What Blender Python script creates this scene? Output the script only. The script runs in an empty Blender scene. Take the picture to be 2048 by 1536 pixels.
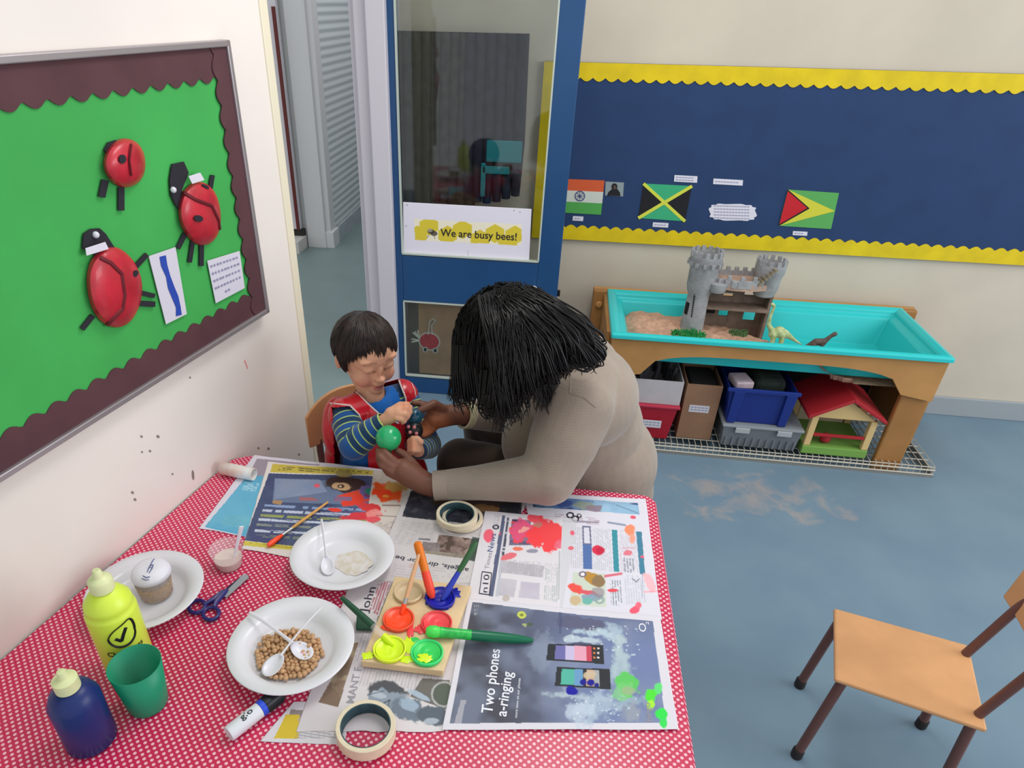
import bpy, bmesh, math, random
import numpy as np
from mathutils import Vector, Matrix, noise, bvhtree
random.seed(7); RNG = np.random.RandomState(5)
S = bpy.context.scene
COL = S.collection
# ------------------------------------------------------------------ camera model (2048x1536 frame)
F, CX, CY = 1360., 913., 903.
_d = np.array([-33, 2047, F]); _d /= np.linalg.norm(_d)
_n = np.array([248, -899., F]); _n -= _d*_n.dot(_d); _n /= np.linalg.norm(_n)
_r = np.cross(_d, _n)
M = np.array([_r, _n, -_d]); C = np.array([0., 0., 1.55])
def ray(px, py): return M @ np.array([px-CX, py-CY, F])
def onz(px, py, z=.55):
    d = ray(px, py); return C + d*((z-C[2])/d[2])
def ony(px, py, y):
    d = ray(px, py); return C + d*((y-C[1])/d[1])
def at(px, py, d): return C + M @ np.array([(px-CX)/F*d, (py-CY)/F*d, d])
def proj(P):
    c = (np.asarray(P)-C) @ M
    return CX+F*c[..., 0]/c[..., 2], CY+F*c[..., 1]/c[..., 2]
WA = np.array([-.866, .957, 0.]); TH = math.radians(11.5)
WE = np.array([math.sin(TH), math.cos(TH), 0.]); WN = np.array([math.cos(TH), -math.sin(TH), 0.])
def onl(px, py, off=0.):
    d = ray(px, py); return C + d*(WN.dot(WA+WN*off-C)/WN.dot(d))
def wl(s, z, off=0.): return WA + WE*s + WN*off + np.array([0, 0, z])
# ------------------------------------------------------------------ materials
def lin(c):
    if isinstance(c, str): c = tuple(int(c[i:i+2], 16)/255 for i in (0, 2, 4))
    return tuple((x/12.92 if x <= .04045 else ((x+.055)/1.055)**2.4) for x in c[:3])
MATS = {}
def nd(nt, t, **k):
    n = nt.nodes.new(t)
    for a, b in k.items():
        if a in n.inputs: n.inputs[a].default_value = b
        else: setattr(n, a, b)
    return n
def mat(name, col='cccccc', rough=.6, spec=.4, var=0., vscale=8., bump=0., bscale=60., metal=0., trans=0., col2=None, coat=0., sheen=0., alpha=1., ior=1.45, emit=0.):
    if name in MATS: return MATS[name]
    m = bpy.data.materials.new(name); m.use_nodes = True; nt = m.node_tree
    b = nt.nodes['Principled BSDF']; L = nt.links.new
    c = lin(col)+(1,)
    b.inputs['Base Color'].default_value = c; b.inputs['Roughness'].default_value = rough
    b.inputs['Specular IOR Level'].default_value = spec; b.inputs['Metallic'].default_value = metal
    b.inputs['Transmission Weight'].default_value = trans; b.inputs['Coat Weight'].default_value = coat
    b.inputs['Sheen Weight'].default_value = sheen; b.inputs['Alpha'].default_value = alpha; b.inputs['IOR'].default_value = ior
    if emit: b.inputs['Emission Color'].default_value = c; b.inputs['Emission Strength'].default_value = emit
    tc = nd(nt, 'ShaderNodeTexCoord')
    if var or col2:
        n = nd(nt, 'ShaderNodeTexNoise', Scale=vscale, Detail=5.); L(tc.outputs['Object'], n.inputs['Vector'])
        r = nd(nt, 'ShaderNodeValToRGB'); L(n.outputs['Fac'], r.inputs['Fac'])
        r.color_ramp.elements[0].position = .35; r.color_ramp.elements[1].position = .65
        a = np.array(c[:3]); z = np.array(lin(col2)) if col2 else np.minimum(a*(1+var), 1)
        lo = a if col2 else a*(1-var)
        r.color_ramp.elements[0].color = tuple(lo)+(1,); r.color_ramp.elements[1].color = tuple(z)+(1,)
        L(r.outputs['Color'], b.inputs['Base Color'])
    if bump:
        n = nd(nt, 'ShaderNodeTexNoise', Scale=bscale, Detail=4.); L(tc.outputs['Object'], n.inputs['Vector'])
        bp = nd(nt, 'ShaderNodeBump', Strength=bump, Distance=.002); L(n.outputs['Fac'], bp.inputs['Height']); L(bp.outputs['Normal'], b.inputs['Normal'])
    MATS[name] = m; return m
def attr_mat(name, rough=.7, spec=.3, bump=0., bscale=200., coat=0., sss=0.):
    if name in MATS: return MATS[name]
    m = mat(name, rough=rough, spec=spec, bump=bump, bscale=bscale, coat=coat); nt = m.node_tree
    a = nd(nt, 'ShaderNodeAttribute', attribute_name='paint'); b = nt.nodes['Principled BSDF']
    nt.links.new(a.outputs['Color'], b.inputs['Base Color'])
    if sss:
        b.inputs['Subsurface Weight'].default_value = sss; b.inputs['Subsurface Radius'].default_value = (1, .35, .2); b.inputs['Subsurface Scale'].default_value = .006
    return m
# ------------------------------------------------------------------ mesh builder
class MB:
    def __init__(s): s.v = []; s.f = []; s.m = []; s.k = 0
    def add(s, vs, fs, k=None):
        o = len(s.v); s.v += [tuple(map(float, p)) for p in vs]; s.f += [tuple(i+o for i in f) for f in fs]
        s.m += [s.k if k is None else k]*len(fs); return s
    def hexa(s, P, k=None):   # 8 corner points: bottom 4 ccw, top 4 ccw
        return s.add(P, [(3,2,1,0),(4,5,6,7),(0,1,5,4),(1,2,6,5),(2,3,7,6),(3,0,4,7)], k)
    def box(s, a, b, k=None):
        x0,y0,z0 = [min(a[i],b[i]) for i in range(3)]; x1,y1,z1 = [max(a[i],b[i]) for i in range(3)]
        return s.hexa([(x0,y0,z0),(x1,y0,z0),(x1,y1,z0),(x0,y1,z0),(x0,y0,z1),(x1,y0,z1),(x1,y1,z1),(x0,y1,z1)], k)
    def obox(s, c, sz, rz=0., k=None, R=None):   # centred box, rotated
        R = R or Matrix.Rotation(rz, 3, 'Z'); c = Vector(c)
        P = [c + R @ Vector((x*sz[0]/2, y*sz[1]/2, z*sz[2]/2)) for z in (-1,1) for x, y in ((-1,-1),(1,-1),(1,1),(-1,1))]
        return s.hexa(P, k)
    def prism(s, poly, vec, k=None):
        n = len(poly); vec = np.array(vec, float); P = [np.array(p, float) for p in poly]
        vs = P + [p+vec for p in P]
        fs = [tuple(range(n))[::-1], tuple(range(n, 2*n))] + [(i, (i+1) % n, n+(i+1) % n, n+i) for i in range(n)]
        return s.add(vs, fs, k)
    def tube(s, path, rad, n=8, k=None, cap=True, flat=1.):
        P = [Vector(p) for p in path]; m = len(P)
        if not hasattr(rad, '__len__'): rad = [rad]*m
        vs = []; u = None
        for i, p in enumerate(P):
            t = (P[min(i+1, m-1)]-P[max(i-1, 0)])
            if t.length < 1e-9: t = Vector((0,0,1))
            t.normalize()
            if u is None: u = t.orthogonal().normalized()
            else:
                u = u - t*u.dot(t)
                u = u.normalized() if u.length > 1e-6 else t.orthogonal().normalized()
            w = t.cross(u)
            for j in range(n):
                a = 2*math.pi*j/n; vs.append(p + (u*math.cos(a) + w*math.sin(a)*flat)*rad[i])
        fs = [(i*n+j, i*n+(j+1) % n, (i+1)*n+(j+1) % n, (i+1)*n+j) for i in range(m-1) for j in range(n)]
        if cap: fs += [tuple(range(n))[::-1], tuple(range((m-1)*n, m*n))]
        return s.add(vs, fs, k)
    def lathe(s, c, prof, n=40, k=None, R=None, sx=1., sy=1., close=False):   # prof [(r,z)...]
        c = Vector(c); R = R or Matrix.Identity(3); vs = []
        for r, z in prof:
            for j in range(n):
                a = 2*math.pi*j/n; vs.append(c + R @ Vector((r*math.cos(a)*sx, r*math.sin(a)*sy, z)))
        m = len(prof)
        fs = [(i*n+j, i*n+(j+1) % n, (i+1)*n+(j+1) % n, (i+1)*n+j) for i in range(m-1) for j in range(n)]
        if close: fs += [((m-1)*n+j, (m-1)*n+(j+1) % n, (j+1) % n, j) for j in range(n)]
        else: fs += [tuple(range(n))[::-1], tuple(range((m-1)*n, m*n))]
        return s.add(vs, fs, k)
    def ell(s, c, r, R=None, nu=24, nv=14, k=None):
        if not hasattr(r, '__len__'): r = (r, r, r)
        R = R or Matrix.Identity(3); c = Vector(c); vs = []
        for i in range(nv+1):
            t = math.pi*i/nv
            if i in (0, nv): vs.append(c + R @ Vector((0, 0, r[2]*math.cos(t)))); continue
            for j in range(nu):
                a = 2*math.pi*j/nu; vs.append(c + R @ Vector((r[0]*math.sin(t)*math.cos(a), r[1]*math.sin(t)*math.sin(a), r[2]*math.cos(t))))
        row = lambda i: 1+(i-1)*nu
        fs = [(0, row(1)+j, row(1)+(j+1) % nu) for j in range(nu)]
        for i in range(1, nv-1): fs += [(row(i)+j, row(i+1)+j, row(i+1)+(j+1) % nu, row(i)+(j+1) % nu) for j in range(nu)]
        e = row(nv-1); fs += [(e+j, len(vs)-1, e+(j+1) % nu) for j in range(nu)]
        return s.add(vs, fs, k)
    def limb(s, pts, rad, n=16):   # closed tapered capsules for voxel union
        for i, (p, r) in enumerate(zip(pts, rad)):
            s.ell(p, r, nu=n, nv=10)
            if i: s.tube([pts[i-1], p], [rad[i-1], r], n=n)
        return s
ORG = {}
def mesh_of(mb, mats, smooth):
    me = bpy.data.meshes.new('m'); me.from_pydata(mb.v, [], mb.f)
    for m in (mats if isinstance(mats, (list, tuple)) else [mats]): me.materials.append(m)
    me.polygons.foreach_set('material_index', mb.m)
    me.update()
    bm = bmesh.new(); bm.from_mesh(me); bmesh.ops.recalc_face_normals(bm, faces=bm.faces); bm.to_mesh(me); bm.free()
    if smooth:
        me.polygons.foreach_set('use_smooth', [True]*len(me.polygons))
        if smooth != 'all': me.set_sharp_from_angle(angle=math.radians(40))
    return me
def link(name, me, parent=None, org=None):
    """world-space mesh -> object with its origin at its base (or its parent's)."""
    o = bpy.data.objects.new(name, me); me.name = name; COL.objects.link(o)
    if parent is not None:
        g = ORG[parent.name]; o.parent = parent; me.transform(Matrix.Translation(-g)); ORG[o.name] = g
    else:
        n = len(me.vertices); a = np.empty(n*3, np.float32); me.vertices.foreach_get('co', a); a = a.reshape(-1, 3)
        g = Vector(org) if org is not None else Vector(((a[:,0].min()+a[:,0].max())/2, (a[:,1].min()+a[:,1].max())/2, a[:,2].min()))
        me.transform(Matrix.Translation(-g)); o.location = g; ORG[o.name] = g
    return o
def obj(name, mb, mats, parent=None, smooth=True, bevel=0., org=None, seg=2):
    o = link(name, mesh_of(mb, mats, smooth), parent, org)
    if bevel:
        b = o.modifiers.new('bevel', 'BEVEL'); b.width = bevel; b.segments = seg; b.limit_method = 'ANGLE'; b.angle_limit = math.radians(35)
        if not smooth: pass
    return o
def tag(o, label=None, cat=None, group=None, kind=None):
    if label: o['label'] = label
    if cat: o['category'] = cat
    if group: o['group'] = group
    if kind: o['kind'] = kind
    return o
def thing(name, loc, label, cat, group=None):
    o = bpy.data.objects.new(name, None); COL.objects.link(o); o.location = loc; o.empty_display_size = .05
    ORG[o.name] = Vector(loc); return tag(o, label, cat, group)
def struct(name, mb, m, parent=None, **k): return tag(obj(name, mb, m, parent, **k), kind='structure')
def voxel(name, mb, size, smooth_it=4, factor=.5, decim=0):
    """union of overlapping closed shapes into one continuous surface (world space mesh)."""
    me = bpy.data.meshes.new('t'); me.from_pydata(mb.v, [], mb.f)
    bm = bmesh.new(); bm.from_mesh(me); bmesh.ops.recalc_face_normals(bm, faces=bm.faces); bm.to_mesh(me); bm.free()
    o = bpy.data.objects.new('t', me); COL.objects.link(o)
    r = o.modifiers.new('r', 'REMESH'); r.mode = 'VOXEL'; r.voxel_size = size
    if smooth_it:
        q = o.modifiers.new('s', 'SMOOTH'); q.iterations = smooth_it; q.factor = factor
    dg = bpy.context.evaluated_depsgraph_get(); dg.update()
    out = bpy.data.meshes.new_from_object(o.evaluated_get(dg))
    bpy.data.objects.remove(o); out.polygons.foreach_set('use_smooth', [True]*len(out.polygons))
    return out
def coords(me):
    a = np.empty(len(me.vertices)*3, np.float32); me.vertices.foreach_get('co', a); return a.reshape(-1, 3).astype(float)
def set_paint(me, rgb):
    a = me.color_attributes.new('paint', 'FLOAT_COLOR', 'POINT')
    a.data.foreach_set('color', np.concatenate([rgb, np.ones((len(rgb), 1))], 1).astype(np.float32).ravel())
# text as real flat lettering: origin o, baseline unit vector u, up unit vector w, height h
def text_mesh(body, o, u, w, h, thick=.0002, width=None, font_off=0.):
    cu = bpy.data.curves.new('t', 'FONT'); cu.body = body; cu.size = 1.; cu.extrude = 0; cu.offset = font_off; cu.resolution_u = 3
    t = bpy.data.objects.new('t', cu); COL.objects.link(t)
    dg = bpy.context.evaluated_depsgraph_get(); dg.update()
    me = bpy.data.meshes.new_from_object(t.evaluated_get(dg)); bpy.data.objects.remove(t)
    a = coords(me); sx = h*1.38; wd = a[:,0].max()-a[:,0].min()
    kx = (width/wd) if width else sx
    o = np.array(o); u = np.array(u)/np.linalg.norm(u); w = np.array(w)/np.linalg.norm(w)
    P = o + np.outer((a[:,0]-a[:,0].min())*kx, u) + np.outer(a[:,1]*sx, w)
    me.vertices.foreach_set('co', P.astype(np.float32).ravel()); me.update(); return me
# ------------------------------------------------------------------ painted sheets
def wave(x, y):
    return .0010*(2+np.sin(x*23+y*9)+np.sin(y*31-x*14+1.3))*.5
def vnoise(X, Y, s, seed=0):
    X = X*s; Y = Y*s; xi = np.floor(X).astype(int); yi = np.floor(Y).astype(int); fx = X-xi; fy = Y-yi
    fx = fx*fx*(3-2*fx); fy = fy*fy*(3-2*fy)
    def h(a, b): v = np.sin(a*127.1+b*311.7+seed*74.7)*43758.5453; return v-np.floor(v)
    return (h(xi,yi)*(1-fx)+h(xi+1,yi)*fx)*(1-fy)+(h(xi,yi+1)*(1-fx)+h(xi+1,yi+1)*fx)*fy
def fbm(X, Y, s, seed=0): return .5*vnoise(X,Y,s,seed)+.3*vnoise(X,Y,s*2.1,seed+1)+.2*vnoise(X,Y,s*4.3,seed+2)
class Sheet:
    """grid on a plane whose print/colour is stored per vertex; regions are given in photo pixels."""
    def __init__(s, corners, base, res=.0014, plane=None, z=.5505, jag=0., seed=0):
        W = [plane(*p) if plane else onz(*p, z) for p in corners]; s.flat = plane is not None
        a, b, c, d = [np.array(w) for w in W]   # a-b top, d-c bottom
        nu = int(max(np.linalg.norm(b-a), np.linalg.norm(c-d))/res)+2; nv = int(max(np.linalg.norm(d-a), np.linalg.norm(c-b))/res)+2
        u = np.linspace(0, 1, nu)[None, :, None]; v = np.linspace(0, 1, nv)[:, None, None]
        if jag:
            v = v + jag*(vnoise(u*9, u*0, 1., seed)-.5)*(v*2-1); u = u + jag*.6*(vnoise(v*9, v*0, 1., seed+3)-.5)*(u*2-1)
        P = (a*(1-u)+b*u)*(1-v)+(d*(1-u)+c*u)*v
        s.P = P; s.nu, s.nv = nu, nv; s.X = P[..., 0]; s.Y = P[..., 1]; s.Z = P[..., 2]
        s.PX, s.PY = proj(P); s.c = np.ones(P.shape)*np.array(lin(base)); s.dz = np.zeros(s.X.shape)
    def col(s, m, col, a=1.):
        m = np.clip(m*a, 0, 1)[..., None]; s.c = s.c*(1-m)+np.array(lin(col))*m
    def mpoly(s, pts):
        n = len(pts); ins = np.zeros(s.PX.shape, bool)
        for i in range(n):
            x0, y0 = pts[i]; x1, y1 = pts[(i+1) % n]
            if y0 == y1: continue
            cr = ((y0 > s.PY) != (y1 > s.PY)) & (s.PX < (x1-x0)*(s.PY-y0)/(y1-y0)+x0); ins ^= cr
        return ins
    def poly(s, pts, col, a=1.): m = s.mpoly(pts); s.col(m.astype(float), col, a); return m
    def disc(s, x, y, rx, ry, col, a=1., ang=0., ring=0.):
        c, q = math.cos(ang), math.sin(ang); dx = s.PX-x; dy = s.PY-y
        r = np.sqrt(((dx*c+dy*q)/rx)**2+((-dx*q+dy*c)/ry)**2); m = (r < 1) & (r > ring); s.col(m.astype(float), col, a); return m
    def blob(s, x, y, rx, ry, col, a=1., ang=0., seed=1, rag=.5, f=60., fade=False):
        c, q = math.cos(ang), math.sin(ang); dx = s.PX-x; dy = s.PY-y
        r = np.sqrt(((dx*c+dy*q)/rx)**2+((-dx*q+dy*c)/ry)**2) + rag*(fbm(s.PX, s.PY, f/1000., seed)-.5)*2
        m = np.clip((1-r)*6, 0, 1)
        if fade: m = m*np.clip((1-r)*2, 0, 1)
        s.col(m, col, a); return m
    def line(s, pts, w, col, a=1.):
        for (x0, y0), (x1, y1) in zip(pts, pts[1:]):
            L = max((x1-x0)**2+(y1-y0)**2, 1e-6); t = np.clip(((s.PX-x0)*(x1-x0)+(s.PY-y0)*(y1-y0))/L, 0, 1)
            d = np.hypot(s.PX-x0-t*(x1-x0), s.PY-y0-t*(y1-y0)); s.col(np.clip(w/2-d+.5, 0, 1), col, a)
    def lines(s, pts, along, pitch, col='8c8890', a=.6, fill=.55, seed=0, word=.006):
        """rows of unreadable body text, running along world axis 'x' or 'y'."""
        m = s.mpoly(pts); A, B = (s.X, s.Y) if along == 'x' else (s.Y, s.X)
        row = np.floor(B/pitch); fr = B/pitch-row
        w = vnoise(A/word+row*17.3, row*3.1, 1., seed) > .28
        s.col((m & (fr < fill) & w).astype(float), col, a)
    def photo(s, pts, c1, c2, f=40., seed=0, c3=None):
        m = s.mpoly(pts).astype(float); n = fbm(s.X, s.Y, f, seed); n = np.clip((n-.3)*2.5, 0, 1)
        s.col(m, c1); s.col(m*n, c2)
        if c3: s.col(m*np.clip((fbm(s.X, s.Y, f*1.7, seed+9)-.55)*6, 0, 1), c3)
    def mesh(s, layer=0, th=.0003):
        P = s.P.copy()
        if not s.flat: P[..., 2] = .5506 + layer*.0006 + wave(s.X, s.Y) + s.dz
        nu, nv = s.nu, s.nv; V = P.reshape(-1, 3)
        i = np.arange(nv*nu).reshape(nv, nu)
        Fq = np.stack([i[:-1,:-1], i[1:,:-1], i[1:,1:], i[:-1,1:]], -1).reshape(-1, 4)
        me = bpy.data.meshes.new('sheet'); me.vertices.add(len(V)); me.vertices.foreach_set('co', V.astype(np.float32).ravel())
        me.loops.add(Fq.size); me.loops.foreach_set('vertex_index', Fq.astype(np.int32).ravel())
        me.polygons.add(len(Fq)); me.polygons.foreach_set('loop_start', np.arange(0, Fq.size, 4, dtype=np.int32)); me.polygons.foreach_set('loop_total', np.full(len(Fq), 4, np.int32))
        me.update(); me.validate(); me.polygons.foreach_set('use_smooth', [True]*len(Fq))
        set_paint(me, s.c.reshape(-1, 3)); return me
    def build(s, name, m, layer=0, parent=None, th=.0004):
        me = s.mesh(layer); me.materials.append(m); o = link(name, me, parent)
        q = o.modifiers.new('thickness', 'SOLIDIFY'); q.thickness = th; q.offset = 0; return o
def paper_text(name, body, p0, p1, hpx, m, parent, layer, width_fit=True, flip=False):
    """lettering lying on a sheet; p0->p1 is the baseline in photo pixels, hpx the cap height."""
    o = onz(*p0, .5515); e = onz(*p1, .5515); u = e-o; W = np.linalg.norm(u); u /= W
    w = np.cross([0, 0, 1], u); q = onz(p0[0]+hpx*0, p0[1], .5515)
    h = hpx
    me = text_mesh(body, o, u, w, h, width=W if width_fit else None, font_off=.014 if name in ('slogan', 'headline') else .004)
    a = coords(me); a[:, 2] = .5506+layer*.0006+wave(a[:,0], a[:,1])+.0006
    me.vertices.foreach_set('co', a.astype(np.float32).ravel()); me.update(); me.materials.append(m)
    return link(name, me, parent)
# ================================================================== SETTING
def floor_mat():
    m = mat('floor lino', '7f97a8', rough=.42, spec=.35, bump=.05, bscale=30); nt = m.node_tree; L = nt.links.new; b = nt.nodes['Principled BSDF']
    tc = nd(nt, 'ShaderNodeTexCoord'); n = nd(nt, 'ShaderNodeTexNoise', Scale=5., Detail=6.); L(tc.outputs['Object'], n.inputs['Vector'])
    r = nd(nt, 'ShaderNodeValToRGB'); r.color_ramp.elements[0].position = .3; r.color_ramp.elements[1].position = .75
    r.color_ramp.elements[0].color = lin('6a8294')+(1,); r.color_ramp.elements[1].color = lin('748c9b')+(1,); L(n.outputs['Fac'], r.inputs['Fac'])
    # spilt sand smeared in front of the sand tray
    mp = nd(nt, 'ShaderNodeMapping'); mp.inputs['Location'].default_value = (-.80*1.9, -2.19*4.2, 0); mp.inputs['Scale'].default_value = (1.9, 4.2, 1.)
    gm = nd(nt, 'ShaderNodeNewGeometry'); L(gm.outputs['Position'], mp.inputs['Vector']); ln = nd(nt, 'ShaderNodeVectorMath', operation='LENGTH'); L(mp.outputs[0], ln.inputs[0])
    n2 = nd(nt, 'ShaderNodeTexNoise', Scale=9., Detail=7., Roughness=.62, Distortion=.6); L(gm.outputs['Position'], n2.inputs['Vector'])
    s = nd(nt, 'ShaderNodeMath', operation='MULTIPLY_ADD'); s.inputs[1].default_value = -.30; s.inputs[2].default_value = -.33; L(ln.outputs['Value'], s.inputs[0])
    a = nd(nt, 'ShaderNodeMath', operation='ADD'); L(s.outputs[0], a.inputs[0]); L(n2.outputs['Fac'], a.inputs[1])
    q = nd(nt, 'ShaderNodeMath', operation='MULTIPLY', use_clamp=True); q.inputs[1].default_value = 5.5; L(a.outputs[0], q.inputs[0])
    q2 = nd(nt, 'ShaderNodeMath', operation='MULTIPLY'); q2.inputs[1].default_value = .36; L(q.outputs[0], q2.inputs[0])
    mx = nd(nt, 'ShaderNodeMix', data_type='RGBA'); L(q2.outputs[0], mx.inputs[0]); L(r.outputs['Color'], mx.inputs[6]); mx.inputs[7].default_value = lin('c3a68c')+(1,)
    L(mx.outputs[2], b.inputs['Base Color']); return m
wallm = mat('wall paint', 'e6ddd6', rough=.75, spec=.2, var=.025, vscale=3., bump=.12, bscale=25)
wallb = mat('back wall paint', 'c9bfae', rough=.8, spec=.2, var=.04, vscale=4., bump=.3, bscale=18)
whitep = mat('white gloss paint', 'dcd8dc', rough=.35, spec=.5, var=.02, vscale=6.)
creamp = mat('cream gloss paint', 'e6dcc4', rough=.4, spec=.5)
struct('floor', MB().box((-3.2, -1.2, -.05), (4.5, 9., 0.)), floor_mat(), smooth=False)
struct('floor_corridor_shade', MB().box((-3.2, 1.80, 0.), (-.80, 9., .002)).box((-.80, 1.80, 0), (-.70, 2.74, .002)), mat('shaded lino', '7d8f8e', rough=.4, spec=.35, var=.03, vscale=4), smooth=False)  # same lino, with the dimness of the corridor painted into a greyer slab
def wslab(s0, s1, z0, z1, t0, t1):
    P = [wl(s0, z0, t0), wl(s1, z0, t0), wl(s1, z0, t1), wl(s0, z0, t1)]; Q = [p+np.array([0,0,z1-z0]) for p in P]; return P+Q
struct('wall_left', MB().hexa(wslab(-1.8, .785, 0, 2.7, -.09, 0.)), wallm, smooth=False)
struct('trim_1', MB().hexa(wslab(.785, .818, 0, 2.7, -.1, .004)), creamp, smooth=False, bevel=.004)
struct('wall_back', MB().box((-.80, 3.0, 0), (4.5, 3.12, 2.7)), wallb, smooth=False)
struct('baseboard_back', MB().box((.05, 2.985, 0), (4.5, 3.0, .09)), mat('grey skirting', '9aa0a4', rough=.5), smooth=False, bevel=.003)
xj0 = ony(712, 361, 2.76)[0]; xj1 = ony(783, 361, 2.76)[0]
j = MB().box((xj0, 2.80, 0), (xj0+.025, 3.05, 2.7)).box((xj0+.025, 2.77, 0), (xj0+.075, 3.0, 2.7)).box((xj0+.075, 2.745, 0), (xj1, 3.0, 2.7))
struct('trim_2', j, mat('door frame paint', 'cbc5cc', rough=.35, spec=.5), smooth=False, bevel=.004)
struct('wall_corridor_right', MB().box((-.80, 3.12, 0), (-.68, 9., 2.7)), whitep, smooth=False)
# corridor beyond the doorway
def boards_mat():
    m = mat('white wall boards', 'd5dbdb', rough=.6); nt = m.node_tree; L = nt.links.new
    tc = nd(nt, 'ShaderNodeTexCoord'); w = nd(nt, 'ShaderNodeTexWave', Scale=6.5, Distortion=0.); w.bands_direction = 'Z'; L(tc.outputs['Object'], w.inputs['Vector'])
    bp = nd(nt, 'ShaderNodeBump', Strength=.5, Distance=.01); L(w.outputs['Fac'], bp.inputs['Height']); L(bp.outputs['Normal'], nt.nodes['Principled BSDF'].inputs['Normal']); return m
struct('wall_corridor_far', MB().box((-1.80, 4.9, 0), (-1.665, 9., 2.7)), boards_mat(), smooth=False)
struct('baseboard_corridor', MB().box((-1.665, 4.87, 0), (-1.65, 9., .11)), mat('corridor skirting', 'b3bcc0', rough=.5, var=.1, vscale=40), smooth=False, bevel=.003)
struct('trim_3', MB().box((-1.83, 4.84, 0), (-1.69, 4.99, 2.7)).box((-1.69, 4.845, 0), (-1.63, 4.98, .12)).box((-1.70, 4.86, 0), (-1.652, 4.97, 2.7)), mat('corridor post paint', 'dcdcda', rough=.5), smooth=False, bevel=.004)
struct('wall_corridor_left', MB().box((-3.2, 4.86, 0), (-1.83, 4.98, 2.7)), mat('corridor wall paint', 'cfd2cf', rough=.6), smooth=False)
dr = thing('door_2', (-2.05, 4.82, 0), None, None); dr['kind'] = 'structure'
obj('door_panel', MB().box((-2.30, 4.80, .14), (-1.86, 4.84, 2.0)), whitep, dr, smooth=False, bevel=.004)
obj('kick_strip', MB().box((-1.885, 4.785, .14), (-1.865, 4.80, 1.5)), mat('dark red edge', '6a2a26', rough=.5), dr, smooth=False)
obj('threshold', MB().box((-2.35, 4.66, 0), (-1.835, 4.84, .09)), mat('step', 'd5d3cc', rough=.5), dr, smooth=False, bevel=.004)
obj('gap', MB().box((-2.30, 4.81, .09), (-1.84, 4.838, .14)), mat('dark gap', '34322e', rough=.8), dr, smooth=False)

# ---------------------------------------------------------------- blue glazed door, swung open against the back wall
YD = 2.78
blue = mat('blue door paint', '204a78', rough=.35, spec=.5, var=.05, vscale=5.)
bead = mat('glazing bead', 'b9c2b8', rough=.45)
def X(px, py=500, y=YD): return ony(px, py, y)[0]
xl, xr = X(784, 361), X(1128, 450)
gl, gr = X(806, 506), X(1075, 523)
zt1 = ony(940, 514, YD)[2]; zb1 = ony(840, 603, YD)[2]; zlow = ony(806, 748, YD)[2]
dr = thing('door_1', (xl, YD, 0), None, None); dr['kind'] = 'structure'
T0, T1 = YD, YD+.042
mb = MB().box((xl, T0, 0), (gl-.004, T1, 2.0)).box((gr+.004, T0, 0), (xr, T1, 2.0)).box((gl-.004, T0, zb1), (gr+.004, T1, zt1-.01)).box((gl-.004, T0, 0), (gr+.004, T1, zlow-.012)).box((gl-.004, T0, 1.88), (gr+.004, T1, 2.0))
obj('door_leaf', mb, blue, dr, smooth=False, bevel=.003)
glass = mat('door glass', 'eef4f2', rough=.03, trans=1., ior=1.45, spec=.5)
def beads(z0, z1, t=.006):
    m = MB()
    for a, b in (((gl-.004, z0-t), (gr+.004, z0)), ((gl-.004, z1), (gr+.004, z1+t)), ((gl-t, z0), (gl, z1)), ((gr, z0), (gr+t, z1))): m.box((a[0], T0-.004, a[1]), (b[0], T0+.012, b[1]))
    return m
obj('upper_pane', MB().box((gl-.003, T0+.014, zt1), (gr+.003, T0+.019, 1.88)), glass, dr, smooth=False)
obj('lower_pane', MB().box((gl-.003, T0+.014, zlow), (gr+.003, T0+.019, zb1)), glass, dr, smooth=False)
tag(obj('glazing_bead', beads(zt1, 1.874), bead, dr, smooth=False), 'pale glazing bead of the upper pane')
tag(obj('glazing_bead', beads(zlow, zb1-.006), bead, dr, smooth=False), 'pale glazing bead of the lower pane')
hz = ony(1068, 573, YD)
mb = MB().lathe((hz[0], T0-.001, hz[2]), [(.006, 0), (.006, .02), (.014, .024), (.016, .034), (.010, .042), (.002, .044)], 20, R=Matrix.Rotation(math.pi/2, 3, 'X'))
obj('door_knob', mb, mat('chrome', 'd8dadc', rough=.15, metal=1.), dr)
lz = ony(1121, 590, YD)
obj('latch', MB().box((xr, T0+.012, lz[2]-.012), (xr+.012, T0+.03, lz[2]+.012)), mat('dark latch', '2c2c30', rough=.4, metal=.7), dr, smooth=False, bevel=.002)
# notice behind the upper pane
YP = T0+.012
def onY(y): return lambda px, py: ony(px, py, y)
nt_ = Sheet([(806, 404), (1063, 418), (1058, 523), (807, 505.5)], 'e6e0ec', plane=onY(YP), res=.0022)
yq = [(828, 437), (1043.5, 449.5), (1043, 491), (830, 480)]
nt_.poly(yq, 'f1e8cf')
for i, (x, y) in enumerate([(858, 452), (925, 459), (990, 467), (1030, 470), (895, 470), (960, 478), (1015, 487), (835, 470)]):
    m = nt_.mpoly(yq); r = np.maximum(abs(nt_.PX-x)/19, (abs(nt_.PX-x)*.55+abs(nt_.PY-y))/19) < 1; nt_.col((m & r & (np.random.RandomState(i).rand() > -1)).astype(float), 'dcc63e')
for k, (x, y) in enumerate([(862, 463), (868, 467)]): nt_.disc(x, y, 7, 5, '3a3530', .9)
nt_.disc(860, 461, 5, 3.4, 'a49a8c', .9); nt_.line([(858, 470), (854, 476)], 1.2, '3a3530'); nt_.line([(868, 472), (870, 477)], 1.2, '3a3530')
nt_.line([(936, 500), (935.6, 513)], 1, 'a8a2b0', .8)
for x, y in [(812, 452), (814, 410), (1028, 421), (1040, 424)]: nt_.disc(x, y, 2, 1.2, 'a9a4ad')
no = nt_.build('paper_notice', attr_mat('printed paper', .6), th=.0006)
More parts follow.
